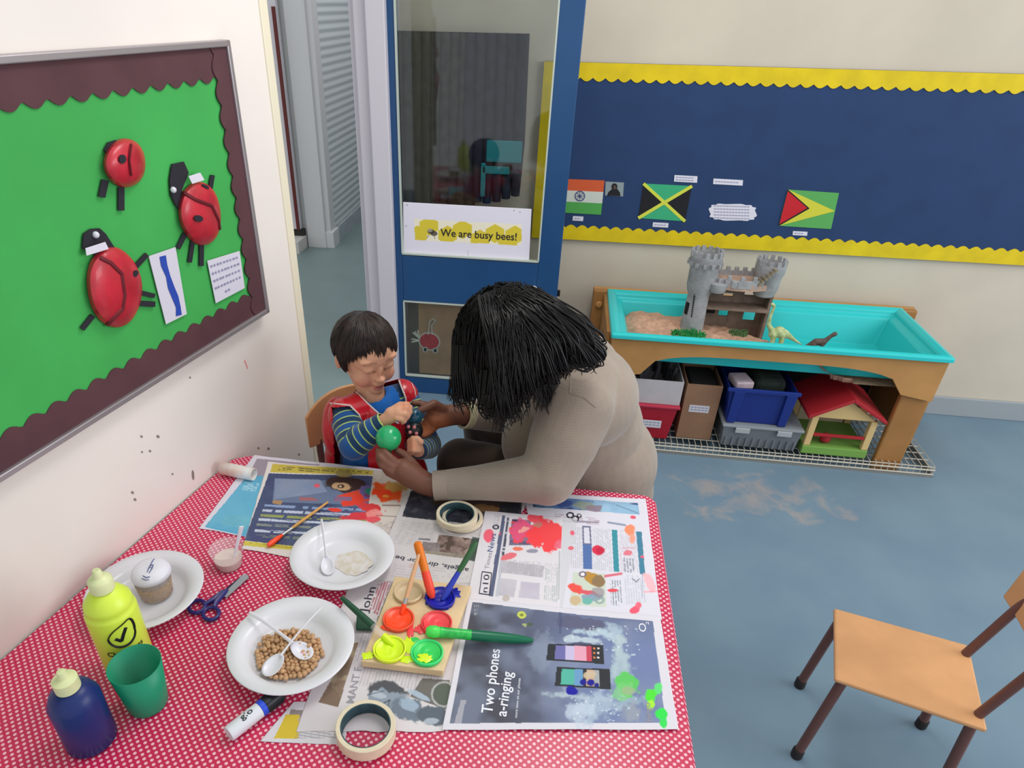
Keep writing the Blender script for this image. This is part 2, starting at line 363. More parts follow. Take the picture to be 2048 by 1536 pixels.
tag(no, 'white paper notice reading We are busy bees! taped to the blue door pane', 'notice')
a = ony(881, 472, YP-.001); b = ony(1033, 481, YP-.001)
me = text_mesh('We are busy bees!', a, b-a, (0, 0, 1), .031, width=np.linalg.norm(b-a), font_off=.012); me.materials.append(mat('black print', '28262a', rough=.6)); link('lettering', me, no)
# brown card picture behind the lower pane
p = [ony(*q, T0+.028) for q in ((836, 606), (1040, 616), (1040, 780), (838, 752))]
pc = thing('animal_picture', p[3], 'brown card picture of a long-necked red animal on wheels, behind the lower door pane', 'picture')
ybk = T0+.026
xa, xb = ony(838, 680, ybk)[0], gr
obj('card', MB().box((xa, ybk, zlow+.002), (xb, ybk+.002, zb1-.008)), mat('brown card', 'b8926f', rough=.8, var=.1, vscale=15), pc, smooth=False)
def cp(px, py, k=0): q = ony(px, py, ybk); q[1] -= .001+k*.0012; return q
def disc_poly(px, py, rx, ry, k, n=28, ang=0): return [cp(px+rx*math.cos(t)*math.cos(ang)-ry*math.sin(t)*math.sin(ang), py+rx*math.cos(t)*math.sin(ang)+ry*math.sin(t)*math.cos(ang), k) for t in [2*math.pi*i/n for i in range(n)]]
red = mat('red paint', 'c93f42', rough=.7, var=.2, vscale=60); pw = mat('white chalk', 'd8d8cc', rough=.8)
tv = (0, -.001, 0)
mb = MB().prism(disc_poly(859, 682, 22, 18, 0, ang=.25), tv, 1).prism(disc_poly(859, 682, 19.5, 15.5, 1, ang=.25), tv, 0)
for wx, wy in ((851, 698), (871, 700)): mb.prism(disc_poly(wx, wy, 5.5, 5.5, 2), tv, 1).prism(disc_poly(wx, wy, 3, 3.6, 3), tv, 2)
mb.k = 1
mb.tube([cp(857, 668, 2), cp(858, 654, 2), cp(860, 641, 2), cp(866, 637, 2), cp(872, 641, 2), cp(868, 646, 2), cp(864, 650, 2), cp(865, 668, 2)], .003, 6)
for a_ in ((826, 664), (830, 662), (836, 660)): mb.tube([cp(840, 676, 2), cp(*a_, 2)], .004, 6)
for a_ in ((824, 677), (824, 683)): mb.tube([cp(840, 680, 2), cp(*a_, 2)], .004, 6)
obj('cut_out_animal', mb, [red, pw, mat('black card', '17171a', rough=.6)], pc)

# dark coat hanging between door and wall, seen through the upper pane
hk = ony(950, 330, 2.9)
ct = thing('hanging_coat', (hk[0], 2.95, ony(950, 405, 2.9)[2]), 'dark coat with a teal trim hanging on the wall behind the blue door pane', 'coat')
def coatface(pts, k, y, t): return [ony(a_, b_, y) for a_, b_ in pts], (0, t, 0)
mb = MB()
for i in range(9):
    x = 803+i*17; q0 = ony(x, 412, 2.93); top = 1.45
    mb.tube([(q0[0], 2.93, q0[2]-.03*math.sin(i)), (q0[0], 2.93, q0[2]+.2), (q0[0]+.004, 2.94, top)], [.022, .024, .02], 10)
obj('coat_body', mb, mat('charcoal cloth', '3f3d3a', rough=.9, var=.25, vscale=30), ct)
mb = MB()
for i in range(6):
    x = 935+i*19; q0 = ony(x, 398+8*math.sin(i*.8), 2.91)
    mb.tube([(q0[0], 2.92, q0[2]), (q0[0], 2.915, q0[2]+.2), (q0[0]-.004, 2.93, 1.45)], [.018, .026, .022], 10)
obj('coat_sleeve', mb, mat('navy cloth', '2b2b3a', rough=.8, var=.25, vscale=30), ct)
q0 = ony(960, 386, 2.88)
obj('coat_trim', MB().obox((q0[0]+.01, 2.885, q0[2]+.05), (.02, .008, .13)).obox((q0[0]+.06, 2.885, q0[2]+.09), (.11, .008, .03), 0).obox((q0[0]+.09, 2.885, q0[2]+.16), (.14, .008, .08)), mat('teal cloth', '1d8792', rough=.7), ct, smooth=False, bevel=.004)

# ---------------------------------------------------------------- scalloped borders
def scallop(mb, P0, U, W, nrm, length, width, pitch=.047, amp=.008, t=.002, phase=0., n=8, k=None, lo=0., hi=0.):
    """strip from P0 along U, outer straight edge, inner wavy edge towards W."""
    P0, U, W, nrm = [np.array(a, float) for a in (P0, U, W, nrm)]; N = int(length/pitch*n); vs = []
    for i in range(N+1):
        s = length*i/N; w = width-amp+amp*abs(math.sin(math.pi*(s/pitch+phase)))*1.6
        for q in (0, w): vs += [P0+U*s+W*q, P0+U*s+W*q+nrm*t]
    fs = []
    for i in range(N):
        a = 4*i; b = 4*(i+1); fs += [(a, b, b+1, a+1), (a+2, a+3, b+3, b+2), (a+1, b+1, b+3, a+3), (a, a+2, b+2, b)]
    fs += [(0, 1, 3, 2), (4*N, 4*N+2, 4*N+3, 4*N+1)]
    mb.add(vs, fs, k)
# flags board on the back wall
YB = 2.986
bx0, bx1, bz0, bz1 = ony(1067, 420, YB)[0], 2.35, .697, 1.36
fb = thing('display_board', (bx0, YB, bz0), 'blue display board of flags with a yellow scalloped border on the back wall', 'display board')
obj('backing', MB().box((bx0, YB, bz0), (bx1, YB+.012, bz1)), mat('navy backing paper', '213a63', rough=.7, var=.06, vscale=9), fb, smooth=False)
mb = MB(); yel = mat('yellow border', 'd9bd10', rough=.6, var=.08, vscale=14)
for (p0, U, W, L) in (((bx0, YB-.001, bz0), (1,0,0), (0,0,1), bx1-bx0), ((bx0, YB-.001, bz1), (1,0,0), (0,0,-1), bx1-bx0), ((bx0, YB-.0035, bz0), (0,0,1), (1,0,0), bz1-bz0), ((bx1, YB-.0035, bz0), (0,0,1), (-1,0,0), bz1-bz0)):
    scallop(mb, p0, U, W, (0,-1,0), L, .058)
obj('border', mb, yel, fb, smooth=False)
YF = YB-.0012
def fq(pts, k=0): return [ony(a_, b_, YF)-np.array([0, .0009*k, 0]) for a_, b_ in pts]
tv = (0, -.0009, 0)
def lerp(a, b, t): return (a[0]+(b[0]-a[0])*t, a[1]+(b[1]-a[1])*t)
fm = [mat('flag orange', 'cf5a34', .8), mat('flag white', 'c9cdc4', .8), mat('flag green', '4fa04e', .8), mat('flag navy', '3d4a80', .8)]
a_, b_, c_, d_ = (1134, 358), (1209, 361), (1202, 429.5), (1130, 425.5)
mb = MB()
for k, (t0, t1) in enumerate(((0, 1/3), (1/3, 2/3), (2/3, 1))): mb.prism(fq([lerp(a_, d_, t0), lerp(b_, c_, t0), lerp(b_, c_, t1), lerp(a_, d_, t1)]), tv, k)
mb.k = 3; cxy = (1160, 392)
ringp = [ony(cxy[0]+9.5*math.cos(t), cxy[1]+9.5*math.sin(t), YF-.002) for t in [2*math.pi*i/24 for i in range(25)]]
mb.tube(ringp, .0018, 5)
for i in range(8): mb.tube([ony(*cxy, YF-.002), ony(cxy[0]+8*math.cos(i*.785), cxy[1]+8*math.sin(i*.785), YF-.002)], .001, 4)
mb.ell(ony(*cxy, YF-.002), .005, nu=10, nv=6)
tag(obj('paper_flag', mb, fm, smooth=False), 'orange, white and green striped paper flag with a small blue wheel', 'flag', 'paper flags on the blue board')
fm2 = [mat('flag bright green', '3aa877', .8), mat('flag black', '1c1b20', .8), mat('flag gold', 'cfd34a', .8)]
a_, b_, c_, d_ = (1287, 367), (1384, 372), (1370, 442.5), (1276.5, 436); ce = (1329, 405)
mb = MB().prism(fq([a_, b_, ce]), tv, 0).prism(fq([d_, ce, c_]), tv, 0).prism(fq([a_, ce, d_]), tv, 1).prism(fq([b_, c_, ce]), tv, 1)
for p_, q_ in ((a_, c_), (b_, d_)):
    dx, dy = q_[0]-p_[0], q_[1]-p_[1]; L = math.hypot(dx, dy); n_ = (-dy/L*3.2, dx/L*3.2)
    mb.prism(fq([(p_[0]-n_[0], p_[1]-n_[1]), (q_[0]-n_[0], q_[1]-n_[1]), (q_[0]+n_[0], q_[1]+n_[1]), (p_[0]+n_[0], p_[1]+n_[1])], 1.2 if p_ == a_ else 1.6), tv, 2)
tag(obj('paper_flag', mb, fm2, smooth=False), 'green and black paper flag with a yellow diagonal cross', 'flag', 'paper flags on the blue board')
a_, b_, c_, d_ = (1576, 379), (1678, 386), (1662, 458), (1557.5, 451.5)
mr = ((b_[0]+c_[0])/2, (b_[1]+c_[1])/2); fm3 = [mat('flag leaf green', '5aa458', .8), mat('flag yellow', 'd0c93e', .8), mat('flag red', 'c2202c', .8), fm2[1]]
mb = MB().prism(fq([a_, b_, c_, d_]), tv, 0).prism(fq([a_, mr, d_], 1.1), tv, 1).prism(fq([a_, (1619, 416.5), d_], 2.2), tv, 3).prism(fq([lerp(a_, d_, .04), (1614, 415.5), lerp(a_, d_, .95)], 3.3), tv, 2)
tag(obj('paper_flag', mb, fm3, smooth=False), 'green paper flag with yellow arrowhead and red triangle', 'flag', 'paper flags on the blue board')
wp = mat('white card', 'd9d7e2', rough=.7)
pen = mat('grey print', '9d98b4', rough=.7)
def caption(x0, y0, x1, y1, label, rows=1, slope=.055, name='caption_slip', cat='label', cloud=False):
    mb = MB()
    if cloud:
        pts = []
        for i in range(64):
            t = 2*math.pi*i/64; e = 1+.045*math.sin(t*12); cx, cy = (x0+x1)/2, (y0+y1)/2
            sx_ = np.sign(math.cos(t))*abs(math.cos(t))**.55; sy_ = np.sign(math.sin(t))*abs(math.sin(t))**.55
            pts.append((cx+(x1-x0)/2*sx_*e, cy+(y1-y0)/2*sy_*e+(sx_*(x1-x0)/2)*slope))
        mb.prism(fq(pts), tv, 0)
    else: mb.prism(fq([(x0, y0), (x1, y0+(x1-x0)*slope), (x1-1, y1+(x1-x0)*slope), (x0-1, y1)]), tv, 0)
    for r_ in range(rows):
        for w_ in range(int((x1-x0)/6)-1):
            f = (r_+.75)/(rows+.5); yy = y0+(y1-y0)*f; xx = x0+(3 if not cloud else 9)+w_*6
            if xx+4 > x1-(2 if not cloud else 9): break
            sl = (xx-(x0+x1)/2)*slope if cloud else (xx-x0)*slope
            mb.prism(fq([(xx, yy-.9+sl), (xx+4.5, yy-.9+sl), (xx+4.5, yy+.9+sl), (xx, yy+.9+sl)], 1.1), tv, 1)
    return tag(obj(name, mb, [wp, pen], smooth=False), label, cat, 'caption slips on the blue board' if name == 'caption_slip' else None)
caption(1146, 432, 1167, 441, 'white caption slip below the orange, white and green flag')
caption(1306, 444.5, 1337, 453.5, 'white caption slip below the black and green flag with yellow cross')
caption(1586, 462, 1615, 470, 'white caption slip below the flag with the red triangle')
caption(1427, 357, 1486, 368, 'long white caption slip at the top of the blue board')
caption(1349, 350, 1395, 363, 'white slip just above the black and green flag', 2)
caption(1419, 408, 1512, 441, 'white cloud-shaped label with rows of writing on the blue board', 5, .03, 'cloud_label', 'label', True)
mb = MB().prism(fq([(1211, 363), (1248, 365), (1246, 393), (1210, 391)]), tv, 0)
mb.prism(fq([(1214, 391), (1217, 384), (1224, 378), (1235, 378), (1240, 385), (1241, 392)], 1.1), tv, 1).prism(fq([(1229+6*math.cos(t), 373+6.5*math.sin(t)) for t in [2*math.pi*i/16 for i in range(16)]], 2.2), tv, 1)
mb.prism(fq([(1229.5+3*math.cos(t), 374.5+4*math.sin(t)) for t in [2*math.pi*i/16 for i in range(16)]], 3.3), tv, 2)
tag(obj('small_photograph', mb, [mat('photo grey', '8b979a', .5), mat('photo black', '1d1c22', .5), mat('photo face', '5b463c', .5)], smooth=False), 'small grey photograph of a dark haired person beside the striped flag', 'photograph')

# ---------------------------------------------------------------- ladybird board on the left wall
s1, z0b = .625, .877
sL, zT = -.75, 1.47
lb = thing('display_board', wl(s1, z0b, .02), 'green display board of ladybirds with brown scalloped border on the left wall', 'display board')
obj('backing', MB().hexa(wslab(sL, s1-.008, z0b+.008, zT-.008, .002, .016)), mat('green backing paper', '3fa650', rough=.75, var=.07, vscale=5), lb, smooth=False)
mb = MB(); brn = mat('brown border', '55353a', rough=.7, var=.1, vscale=10)
Z = np.array([0, 0, 1.])
scallop(mb, wl(sL, z0b+.008, .0165), WE, Z, WN, s1-.008-sL, .058)
scallop(mb, wl(sL, zT-.008, .0165), WE, -Z, WN, s1-.008-sL, .058)
scallop(mb, wl(s1-.008, z0b+.008, .019), Z, -WE, WN, zT-z0b-.016, .050)
obj('border', mb, brn, lb, smooth=False)
mb = MB()
for q in ((sL-.01, s1, z0b-.004, z0b+.008), (sL-.01, s1, zT-.008, zT+.004), (s1-.008, s1+.004, z0b-.004, zT+.004)): mb.hexa(wslab(*q, 0, .026))
obj('frame', mb, mat('aluminium frame', 'a79fa2', rough=.35, metal=.6), lb, smooth=False, bevel=.002)
OB = .019
def lp(px, py, k=0.): return onl(px, py, OB+k)
vW = WN*.0012
lr = mat('ladybird red', 'b82535', rough=.36, spec=.5, var=.2, vscale=16, coat=.2); lk = mat('ladybird black', '25232c', rough=.7); lw = mat('tag white', 'd8d4e0', rough=.7)
def ladybird(label, cx, cy, rx, ry, ang, head, legs, spots, split, eyes, tagq):
    t = thing('paper_ladybird', onl(cx, cy, OB), label, 'paper ladybird', 'paper ladybirds on the green board')
    mb = MB(); n, m_ = 40, 8; vs = []; ca, sa = math.cos(ang), math.sin(ang)
    for i in range(m_+1):
        f = i/m_; hgt = .003+.022*(1-f*f)**.5 if f < 1 else .002
        for j in range(n):
            a = 2*math.pi*j/n; ex, ey = rx*f*math.cos(a)*(1+.03*math.sin(3*a+cx)), ry*f*math.sin(a)
            vs.append(lp(cx+ex*ca-ey*sa, cy+ex*sa+ey*ca, hgt))
    fs = [(i*n+j, i*n+(j+1) % n, (i+1)*n+(j+1) % n, (i+1)*n+j) for i in range(m_) for j in range(n)]
    mb.add(vs, fs); obj('wing_case', mb, lr, t)
    def h(px, py):
        ex, ey = (px-cx)*ca+(py-cy)*sa, -(px-cx)*sa+(py-cy)*ca; f = min((ex/rx)**2+(ey/ry)**2, 1.); return .004+.022*(1-f)**.5
    if head: obj('head', MB().prism([lp(a, b, .0005) for a, b in head], WN*.003), lk, t, smooth=False)
    for q in legs:
        (x0, y0), (x1, y1), w = q; dx, dy = x1-x0, y1-y0; L = math.hypot(dx, dy); nx, ny = -dy/L*w/2, dx/L*w/2
        obj('leg', MB().prism([lp(x0-nx, y0-ny), lp(x1-nx, y1-ny), lp(x1+nx, y1+ny), lp(x0+nx, y0+ny)], WN*.0025), lk, t, smooth=False)
    for (x, y, a, b, an) in spots:
        obj('spot', MB().prism([lp(x+a*math.cos(u)*math.cos(an)-b*math.sin(u)*math.sin(an), y+a*math.cos(u)*math.sin(an)+b*math.sin(u)*math.cos(an), h(x, y)) for u in [2*math.pi*i/18 for i in range(18)]], WN*.002), lk, t, smooth=False)
    for q in split: obj('wing_line', MB().tube([lp(a, b, h(a, b)) for a, b in q], .004, 6, flat=.6), mat('ladybird dark red', '6a1622', .6), t)
    for (x, y) in eyes: obj('eye', MB().ell(lp(x, y, .006), .006, nu=12, nv=8), lw, t)
    if tagq: obj('name_tag', MB().prism([lp(a, b, .012) for a, b in tagq], WN*.001), lw, t, smooth=False)
def c1(x, y): return (180+x/4.096, 350+y/4.096)
def interp(pts, n=6):
    out = []
    for (x0, y0), (x1, y1) in zip(pts, pts[1:]): out += [(x0+(x1-x0)*i/n, y0+(y1-y0)*i/n) for i in range(n)]
    return out+[pts[-1]]
ladybird('red paper ladybird at the right of the board, whole and nearest the frame', 400.5, 427, 42, 64, -.12,
    [c1(*p) for p in ((665, -90), (760, -110), (800, -20), (745, 120), (735, 300), (690, 240), (655, 160), (645, 40))],
    [(c1(775, 480), c1(715, 600), 9), (c1(838, 540), c1(812, 715), 8), (c1(910, 560), c1(908, 745), 8.5), (c1(980, 120), c1(1000, 0), 8)],
    [(396, 437, 9, 6.5, .2), (410, 373, 8, 3, .5)], [interp([(366, 384), (390, 399), (424, 412), (437, 440), (440, 458)])], [c1(683, 122)],
    [c1(805, 10), c1(900, -20), c1(935, 40), c1(835, 72)])
ladybird('largest red paper ladybird, at the left end of the board', 228, 574, 55, 81, -.12,
    [c1(*p) for p in ((-60, 480), (0, 440), (70, 435), (120, 480), (190, 590), (130, 640), (30, 650), (-70, 600))],
    [(c1(350, 770), c1(462, 650), 9.5), (c1(400, 960), c1(525, 990), 9), (c1(400, 1050), c1(528, 1058), 11), (c1(20, 1150), c1(-70, 1260), 10)],
    [(270, 547, 5, 7, .5)], [interp([(200, 515), (222, 526), (244, 548), (250, 590), (246, 618), (214, 650)])], [c1(48, 490)],
    [c1(-40, 600), c1(122, 548), c1(150, 605), c1(-30, 660)])
ladybird('red paper ladybird cut by the top of the view, two black legs hanging', 250, 326, 42, 49, -.05,
    [(206, 300), (214, 285), (230, 280), (236, 296), (220, 318)],
    [(c1(120, 40), c1(90, 180), 14), (c1(250, 100), c1(250, 290), 12), (c1(330, 90), c1(395, 150), 8)][:2],
    [(244, 318, 7, 9, 0)], [interp([(262, 290), (258, 320), (262, 350)])], [], None)
s_ = thing('brush_stroke_card', onl(340, 640, OB), 'tall white card with one vertical blue brush stroke, pinned on the green board', 'card')
obj('card', MB().prism([lp(*p, .001) for p in (c1(478, 665), c1(697, 590), c1(790, 1138), c1(620, 1222))], vW), mat('lilac card', 'cfcbd8', .7), s_, smooth=False)
mb = MB(); path = [(592, 665), (610, 740), (640, 830), (665, 920), (695, 1000), (722, 1080), (733, 1150)]
mb.add([q for i, (a, b) in enumerate(path) for w in (-22-6*math.sin(i*2.3), 24+6*math.cos(i*1.7)) for q in (lp(*c1(a+w, b-w*.25), .0032),)], [(2*i, 2*i+1, 2*i+3, 2*i+2) for i in range(len(path)-1)])
obj('brush_stroke', mb, mat('blue paint stroke', '2a48a8', .5), s_, smooth=False)
s_ = thing('typed_note', onl(455, 600, OB), 'white note with five lines of typing beside the brown border', 'note')
q4 = [c1(958, 703), c1(1222, 622), c1(1265, 925), c1(1028, 1050)]
obj('card', MB().prism([lp(*p, .001) for p in q4], vW), mat('lilac card'), s_, smooth=False)
mb = MB()
for r_ in range(5):
    t0 = .13+r_*.175
    for w_ in range(9):
        u0 = .07+w_*.1; u1 = u0+.05+.03*random.random()
        if (r_ == 4 and not 3 <= w_ <= 4) or u1 > .95: continue
        def bl(u, v): p = lerp(q4[0], q4[1], u); q = lerp(q4[3], q4[2], u); return lp(*lerp(p, q, v), .0026)
        mb.prism([bl(u0, t0), bl(u1, t0), bl(u1, t0+.05), bl(u0, t0+.05)], WN*.0004)
obj('typed_line', mb, mat('lilac ink', '8d8aa6', .7), s_, smooth=False)
# marks on the plaster
mb = MB()
for px, py, r in ((300, 902, 2.5), (284, 904, 2), (283, 873, 2.6), (316, 873, 3.2), (345, 948, 2), (386, 950, 4.5), (380, 755, 2), (537, 897, 2.5), (517, 896, 2), (598, 909, 2), (265, 985, 3), (270, 999, 3)):
    mb.prism([onl(px+r*math.cos(t)*(.6 if r > 4 else 1), py+r*1.4*math.sin(t+.3)*(1.6 if r > 4 else .7), .0004) for t in [2*math.pi*i/10 for i in range(10)]], WN*.0004)
tag(obj('wall_marks', mb, mat('wall scuffs', '8b8078', .8), smooth=False), kind='structure')
mb = MB().tube([onl(489, 721, .0008), onl(492, 728, .0008), onl(495, 737, .0008)], .0018, 6, flat=.5)
tag(obj('wall_marks', mb, mat('pink crayon', 'e89a9a', .8)), kind='structure')
# ================================================================== SAND TABLE
wood = mat('varnished birch', 'b8874f', rough=.5, spec=.4, var=.1, vscale=6); woodd = mat('shaded birch', 'a0713f', rough=.5, var=.1, vscale=6)  # second birch tone has the shade of the end faces put into its colour
teal = mat('teal plastic', '2cc3c3', rough=.28, spec=.5)
tx0, tx1, ty0, ty1, tz = .25, 1.42, 2.45, 2.925, .508
st = thing('sand_table', (.83, 2.69, 0), 'child-height sand table with birch frame and teal tub against the back wall', 'sand table')
# front apron with a long arch
zb = .348
pts = [(tx0-.01, tz-.012), (tx0-.01, zb-.02), (tx0+.115, zb)]
for i in range(21):
    t = i/20; x = tx0+.115+(tx1-tx0-.22)*t; pts.append((x, zb+.012+.082*(1-(2*t-1)**4)**.5 if 0 < t < 1 else zb))
pts += [(tx1+.01, zb-.02), (tx1+.01, tz-.012)]
def apron(y, t):
    # quad strip between the top edge and the arch (keeps the concave outline exact)
    m = MB(); xs = [p[0] for p in pts[1:-1]]; zs = [p[1] for p in pts[1:-1]]; vs = []
    for x, z in zip(xs, zs): vs += [(x, y, z), (x, y, tz-.012), (x, y+t, z), (x, y+t, tz-.012)]
    fs = []
    for i in range(len(xs)-1):
        a = 4*i; b = a+4; fs += [(a, b, b+1, a+1), (a+2, a+3, b+3, b+2), (a, a+2, b+2, b), (a+1, b+1, b+3, a+3)]
    n = 4*(len(xs)-1); fs += [(0, 1, 3, 2), (n, n+2, n+3, n+1)]
    return m.add(vs, fs)
obj('apron', apron(ty0, .018), wood, st, smooth=False)
obj('apron', apron(ty1-.01, .018), wood, st, smooth=False)
for (a, b) in (((tx0-.012, ty0+.019), (tx0+.10, ty0+.045)), ((tx1-.09, ty0+.019), (tx1+.012, ty0+.045)), ((tx0-.075, ty1-.018), (tx0+.02, ty1+.008)), ((tx1-.02, ty1-.018), (tx1+.075, ty1+.008))):
    obj('leg', MB().box((a[0], a[1], 0), (b[0], b[1], tz-.010 if a[1] < 2.6 else tz+.0)), woodd, st, smooth=False, bevel=.006)
ep = lambda x: MB().box((x, ty0+.046, .10), (x+.02, ty1-.019, .30)).box((x, ty0+.046, .42), (x+.02, ty1-.019, tz-.012)).box((x, ty0+.046, .30), (x+.02, ty0+.09, .42)).box((x, ty1-.2, .30), (x+.02, ty1-.019, .42))
obj('end_panel', ep(tx0-.03), woodd, st, smooth=False, bevel=.003); obj('end_panel', ep(tx1+.01), woodd, st, smooth=False, bevel=.003)
obj('rear_rail', MB().box((tx0-.075, ty1+.009, tz-.05), (tx1+.075, ty1+.03, tz+.002)), wood, st, smooth=False, bevel=.004)
obj('knob', MB().lathe((tx0-.045, ty1-.019, .445), [(.014, 0), (.016, .004), (.012, .010), (.004, .012)], 18, R=Matrix.Rotation(math.pi/2, 3, 'X')), wood, st)
obj('shade_panel', MB().box((tx0, ty1-.03, .05), (tx1, ty1-.02, .36)), mat('painted shade', '26211f', rough=.9), st, smooth=False)  # added dark sheet that paints the deep shade under the tub
# tub: lip, sloped walls, floor with a cross ridge
def ring(x0, x1, y0, y1, z): return [(x0, y0, z), (x1, y0, z), (x1, y1, z), (x0, y1, z)]
L_ = [ring(tx0-.014, tx1+.014, ty0-.014, ty1-.005, tz-.012), ring(tx0-.014, tx1+.014, ty0-.014, ty1-.005, tz+.003), ring(tx0, tx1, ty0, ty1-.018, tz+.005), ring(tx0+.018, tx1-.018, ty0+.018, ty1-.036, tz-.002), ring(tx0+.022, tx1-.022, ty0+.022, ty1-.04, tz-.018), ring(tx0+.045, tx1-.045, ty0+.045, ty1-.058, tz-.028), ring(tx0+.09, tx1-.08, ty0+.07, ty1-.095, .375)]
vs = [p for r_ in L_ for p in r_]; fs = [(i*4+j, i*4+(j+1) % 4, (i+1)*4+(j+1) % 4, (i+1)*4+j) for i in range(6) for j in range(4)]+[(24, 25, 26, 27)]
tub = obj('tub', MB().add(vs, fs), teal, st, smooth=False, bevel=.004); q = tub.modifiers.new('t', 'SOLIDIFY'); q.thickness = .003; q.offset = 1
sand = mat('damp play sand', 'c29a82', rough=.95, spec=.1, var=.14, vscale=70, bump=.8, bscale=260)
# sand: one heap, uncountable
nx, ny = 120, 56; vs = []; sx0, sx1, sy0, sy1 = tx0+.034, tx1-.035, ty0+.036, ty1-.052
for j in range(ny+1):
    for i in range(nx+1):
        x = sx0+(sx1-sx0)*i/nx; y = sy0+(sy1-sy0)*j/ny
        edge = min((x-sx0)/.05, (sx1-x)/.05, (y-sy0)/.03, (sy1-y)/.05, 1.); k_ = (x-tx0)
        hgt = .458+.026*noise.noise(Vector((x*7, y*9, 1)))+.012*noise.noise(Vector((x*30, y*30, 4)))
        if k_ < .10: hgt -= (.10-k_)*.6
        hgt -= max(0, y-2.80)*.35
        hgt -= .42*max(0, k_-.60-(2.60-y)*.9)   # runs out to the bare right half
        low = .372+max(0, .09-(x-tx0))*1.0+max(0, .10-(ty1-y))*1.1+max(0, .07-(y-ty0))*1.2
        vs.append((x, y, max(hgt*1.+(edge-1)*.0, .36) if hgt > .38 else .36))
fs = [(j*(nx+1)+i, j*(nx+1)+i+1, (j+1)*(nx+1)+i+1, (j+1)*(nx+1)+i) for j in range(ny) for i in range(nx)]
mb = MB().add(vs, fs); so = obj('play_sand', mb, sand, smooth='all'); tag(so, 'damp pinkish brown play sand heaped in the teal tub', 'sand', kind='stuff')
# ---------------------------------------------------------------- castle
grey = mat('castle grey plastic', '9a9a9c', rough=.6, var=.14, vscale=22, bump=.6, bscale=90); greyb = mat('castle brown plastic', '7c6a5e', rough=.7, var=.2, vscale=25, bump=.5, bscale=90)
dkh = mat('window dark', '15151a', rough=.8)
cs = thing('toy_castle', (.70, 2.70, .42), 'grey plastic toy castle with two crenellated towers standing in the sand', 'toy castle')
def cren(mb, c, r, z, n=12, h=.018, t=.009, a0=0., a1=2*math.pi, k=None):
    for i in range(n):
        a = a0+(a1-a0)*(i+.5)/n; w = r*(a1-a0)/n*.58
        mb.obox((c[0]+r*math.cos(a), c[1]+r*math.sin(a), z+h/2), (t, w, h), a, k)
def tower(c, prof, n=12):
    m = MB().lathe((c[0], c[1], 0), prof, 32); cren(m, c, prof[-4][0]-.005, prof[-4][1]-.002, n); return m
bl_ = ony(1385, 655, 2.68); tc_ = (.566, 2.68)
ztop = ony(1405, 500, 2.68)[2]
z0 = .415
H_ = ztop-z0
prof = [(.047, z0), (.045, z0+.05), (.041, z0+H_*.45), (.040, z0+H_*.52), (.047, z0+H_*.56), (.052, z0+H_*.62), (.053, z0+H_*.84), (.058, z0+H_*.88), (.060, z0+H_-.018), (.060, z0+H_-.018), (.050, z0+H_-.018), (.049, z0+H_*.86), (.002, z0+H_*.86)]
m = MB().lathe((tc_[0], tc_[1], 0), prof, 32); cren(m, tc_, .055, z0+H_-.02, 13, .022)
for i in range(13): m.obox((tc_[0]+.06*math.cos(i*.4833+.2), tc_[1]+.06*math.sin(i*.4833+.2), z0+H_*.87), (.012, .012, .014), i*.4833+.2)
obj('tower', m, grey, cs)
tr_ = (.812, 2.70); zt2 = ony(1535, 520, 2.70)[2]; zr0 = zt2-.105
prof = [(.038, zr0-.03), (.047, zr0), (.049, zr0+.045), (.055, zr0+.06), (.056, zt2-.012), (.056, zt2-.012), (.046, zt2-.012), (.045, zt2-.045), (.002, zt2-.045)]
m = MB().lathe((tr_[0], tr_[1], 0), prof, 32); cren(m, tr_, .051, zt2-.014, 12, .02)
obj('tower', m, grey, cs)
# arrow slit and dotted groove on the left tower
def on_tower(px, py, c=tc_, r=.044):
    P = ony(px, py, c[1]-r*.8); d = np.array([P[0]-c[0], P[1]-c[1]]); d = d/np.linalg.norm(d); return (c[0]+d[0]*r, c[1]+d[1]*r, P[2]), math.atan2(d[1], d[0])
P, a = on_tower(1361.5, 618, r=.0425); obj('arrow_slit', MB().obox(P, (.006, .018, .048), a), dkh, cs, smooth=False, bevel=.002)
for i in range(11):
    P, a = on_tower(1390-i*.6, 588+i*4.3, r=.0425); obj('stone_stud', MB().obox(P, (.005, .005, .005), a), dkh, cs, smooth=False)
# rear wall with four openings (two upper, two lower), bridge floor and curved battlement
xw0, xw1, yw = .60, .835, 2.735; zc = .40; zu = zr0+.0
wu = [(ony(1448, 586, yw), ony(1466, 594, yw)), (ony(1492, 577, yw), ony(1508, 592, yw))]
wlw = [(ony(1439, 618, yw), ony(1455, 633, yw)), (ony(1489, 622, yw), ony(1508, 642, yw))]
def wall_with(holes, x0, x1, z0_, z1_, y, t, mb):
    xs = sorted([x0, x1]+[h[0][0] for h in holes]+[h[1][0] for h in holes])
    for a_, b_ in zip(xs, xs[1:]):
        h = [q for q in holes if abs(q[0][0]-a_) < 1e-6]
        if h: h = h[0]; mb.box((a_, y, z0_), (b_, y+t, h[1][2])).box((a_, y, h[0][2]), (b_, y+t, z1_))
        else: mb.box((a_, y, z0_), (b_, y+t, z1_))
zm = (wu[0][1][2]+wlw[0][0][2])/2
m = MB(); wall_with(wlw, xw0, xw1, zc, zm, yw, .012, m); wall_with(wu, xw0, xw1, zm, zr0+.02, yw, .012, m)
m.box((xw1, 2.68, zc), (xw1+.012, yw+.012, zr0)).box((xw0-.01, 2.66, zm-.004), (xw1+.006, yw, zm+.006))
obj('rear_wall', m, greyb, cs, smooth=False, bevel=.001)
zf = zr0+.022
m = MB(); Nn = 14; ctr = (.69, 2.60)
vs = []; 
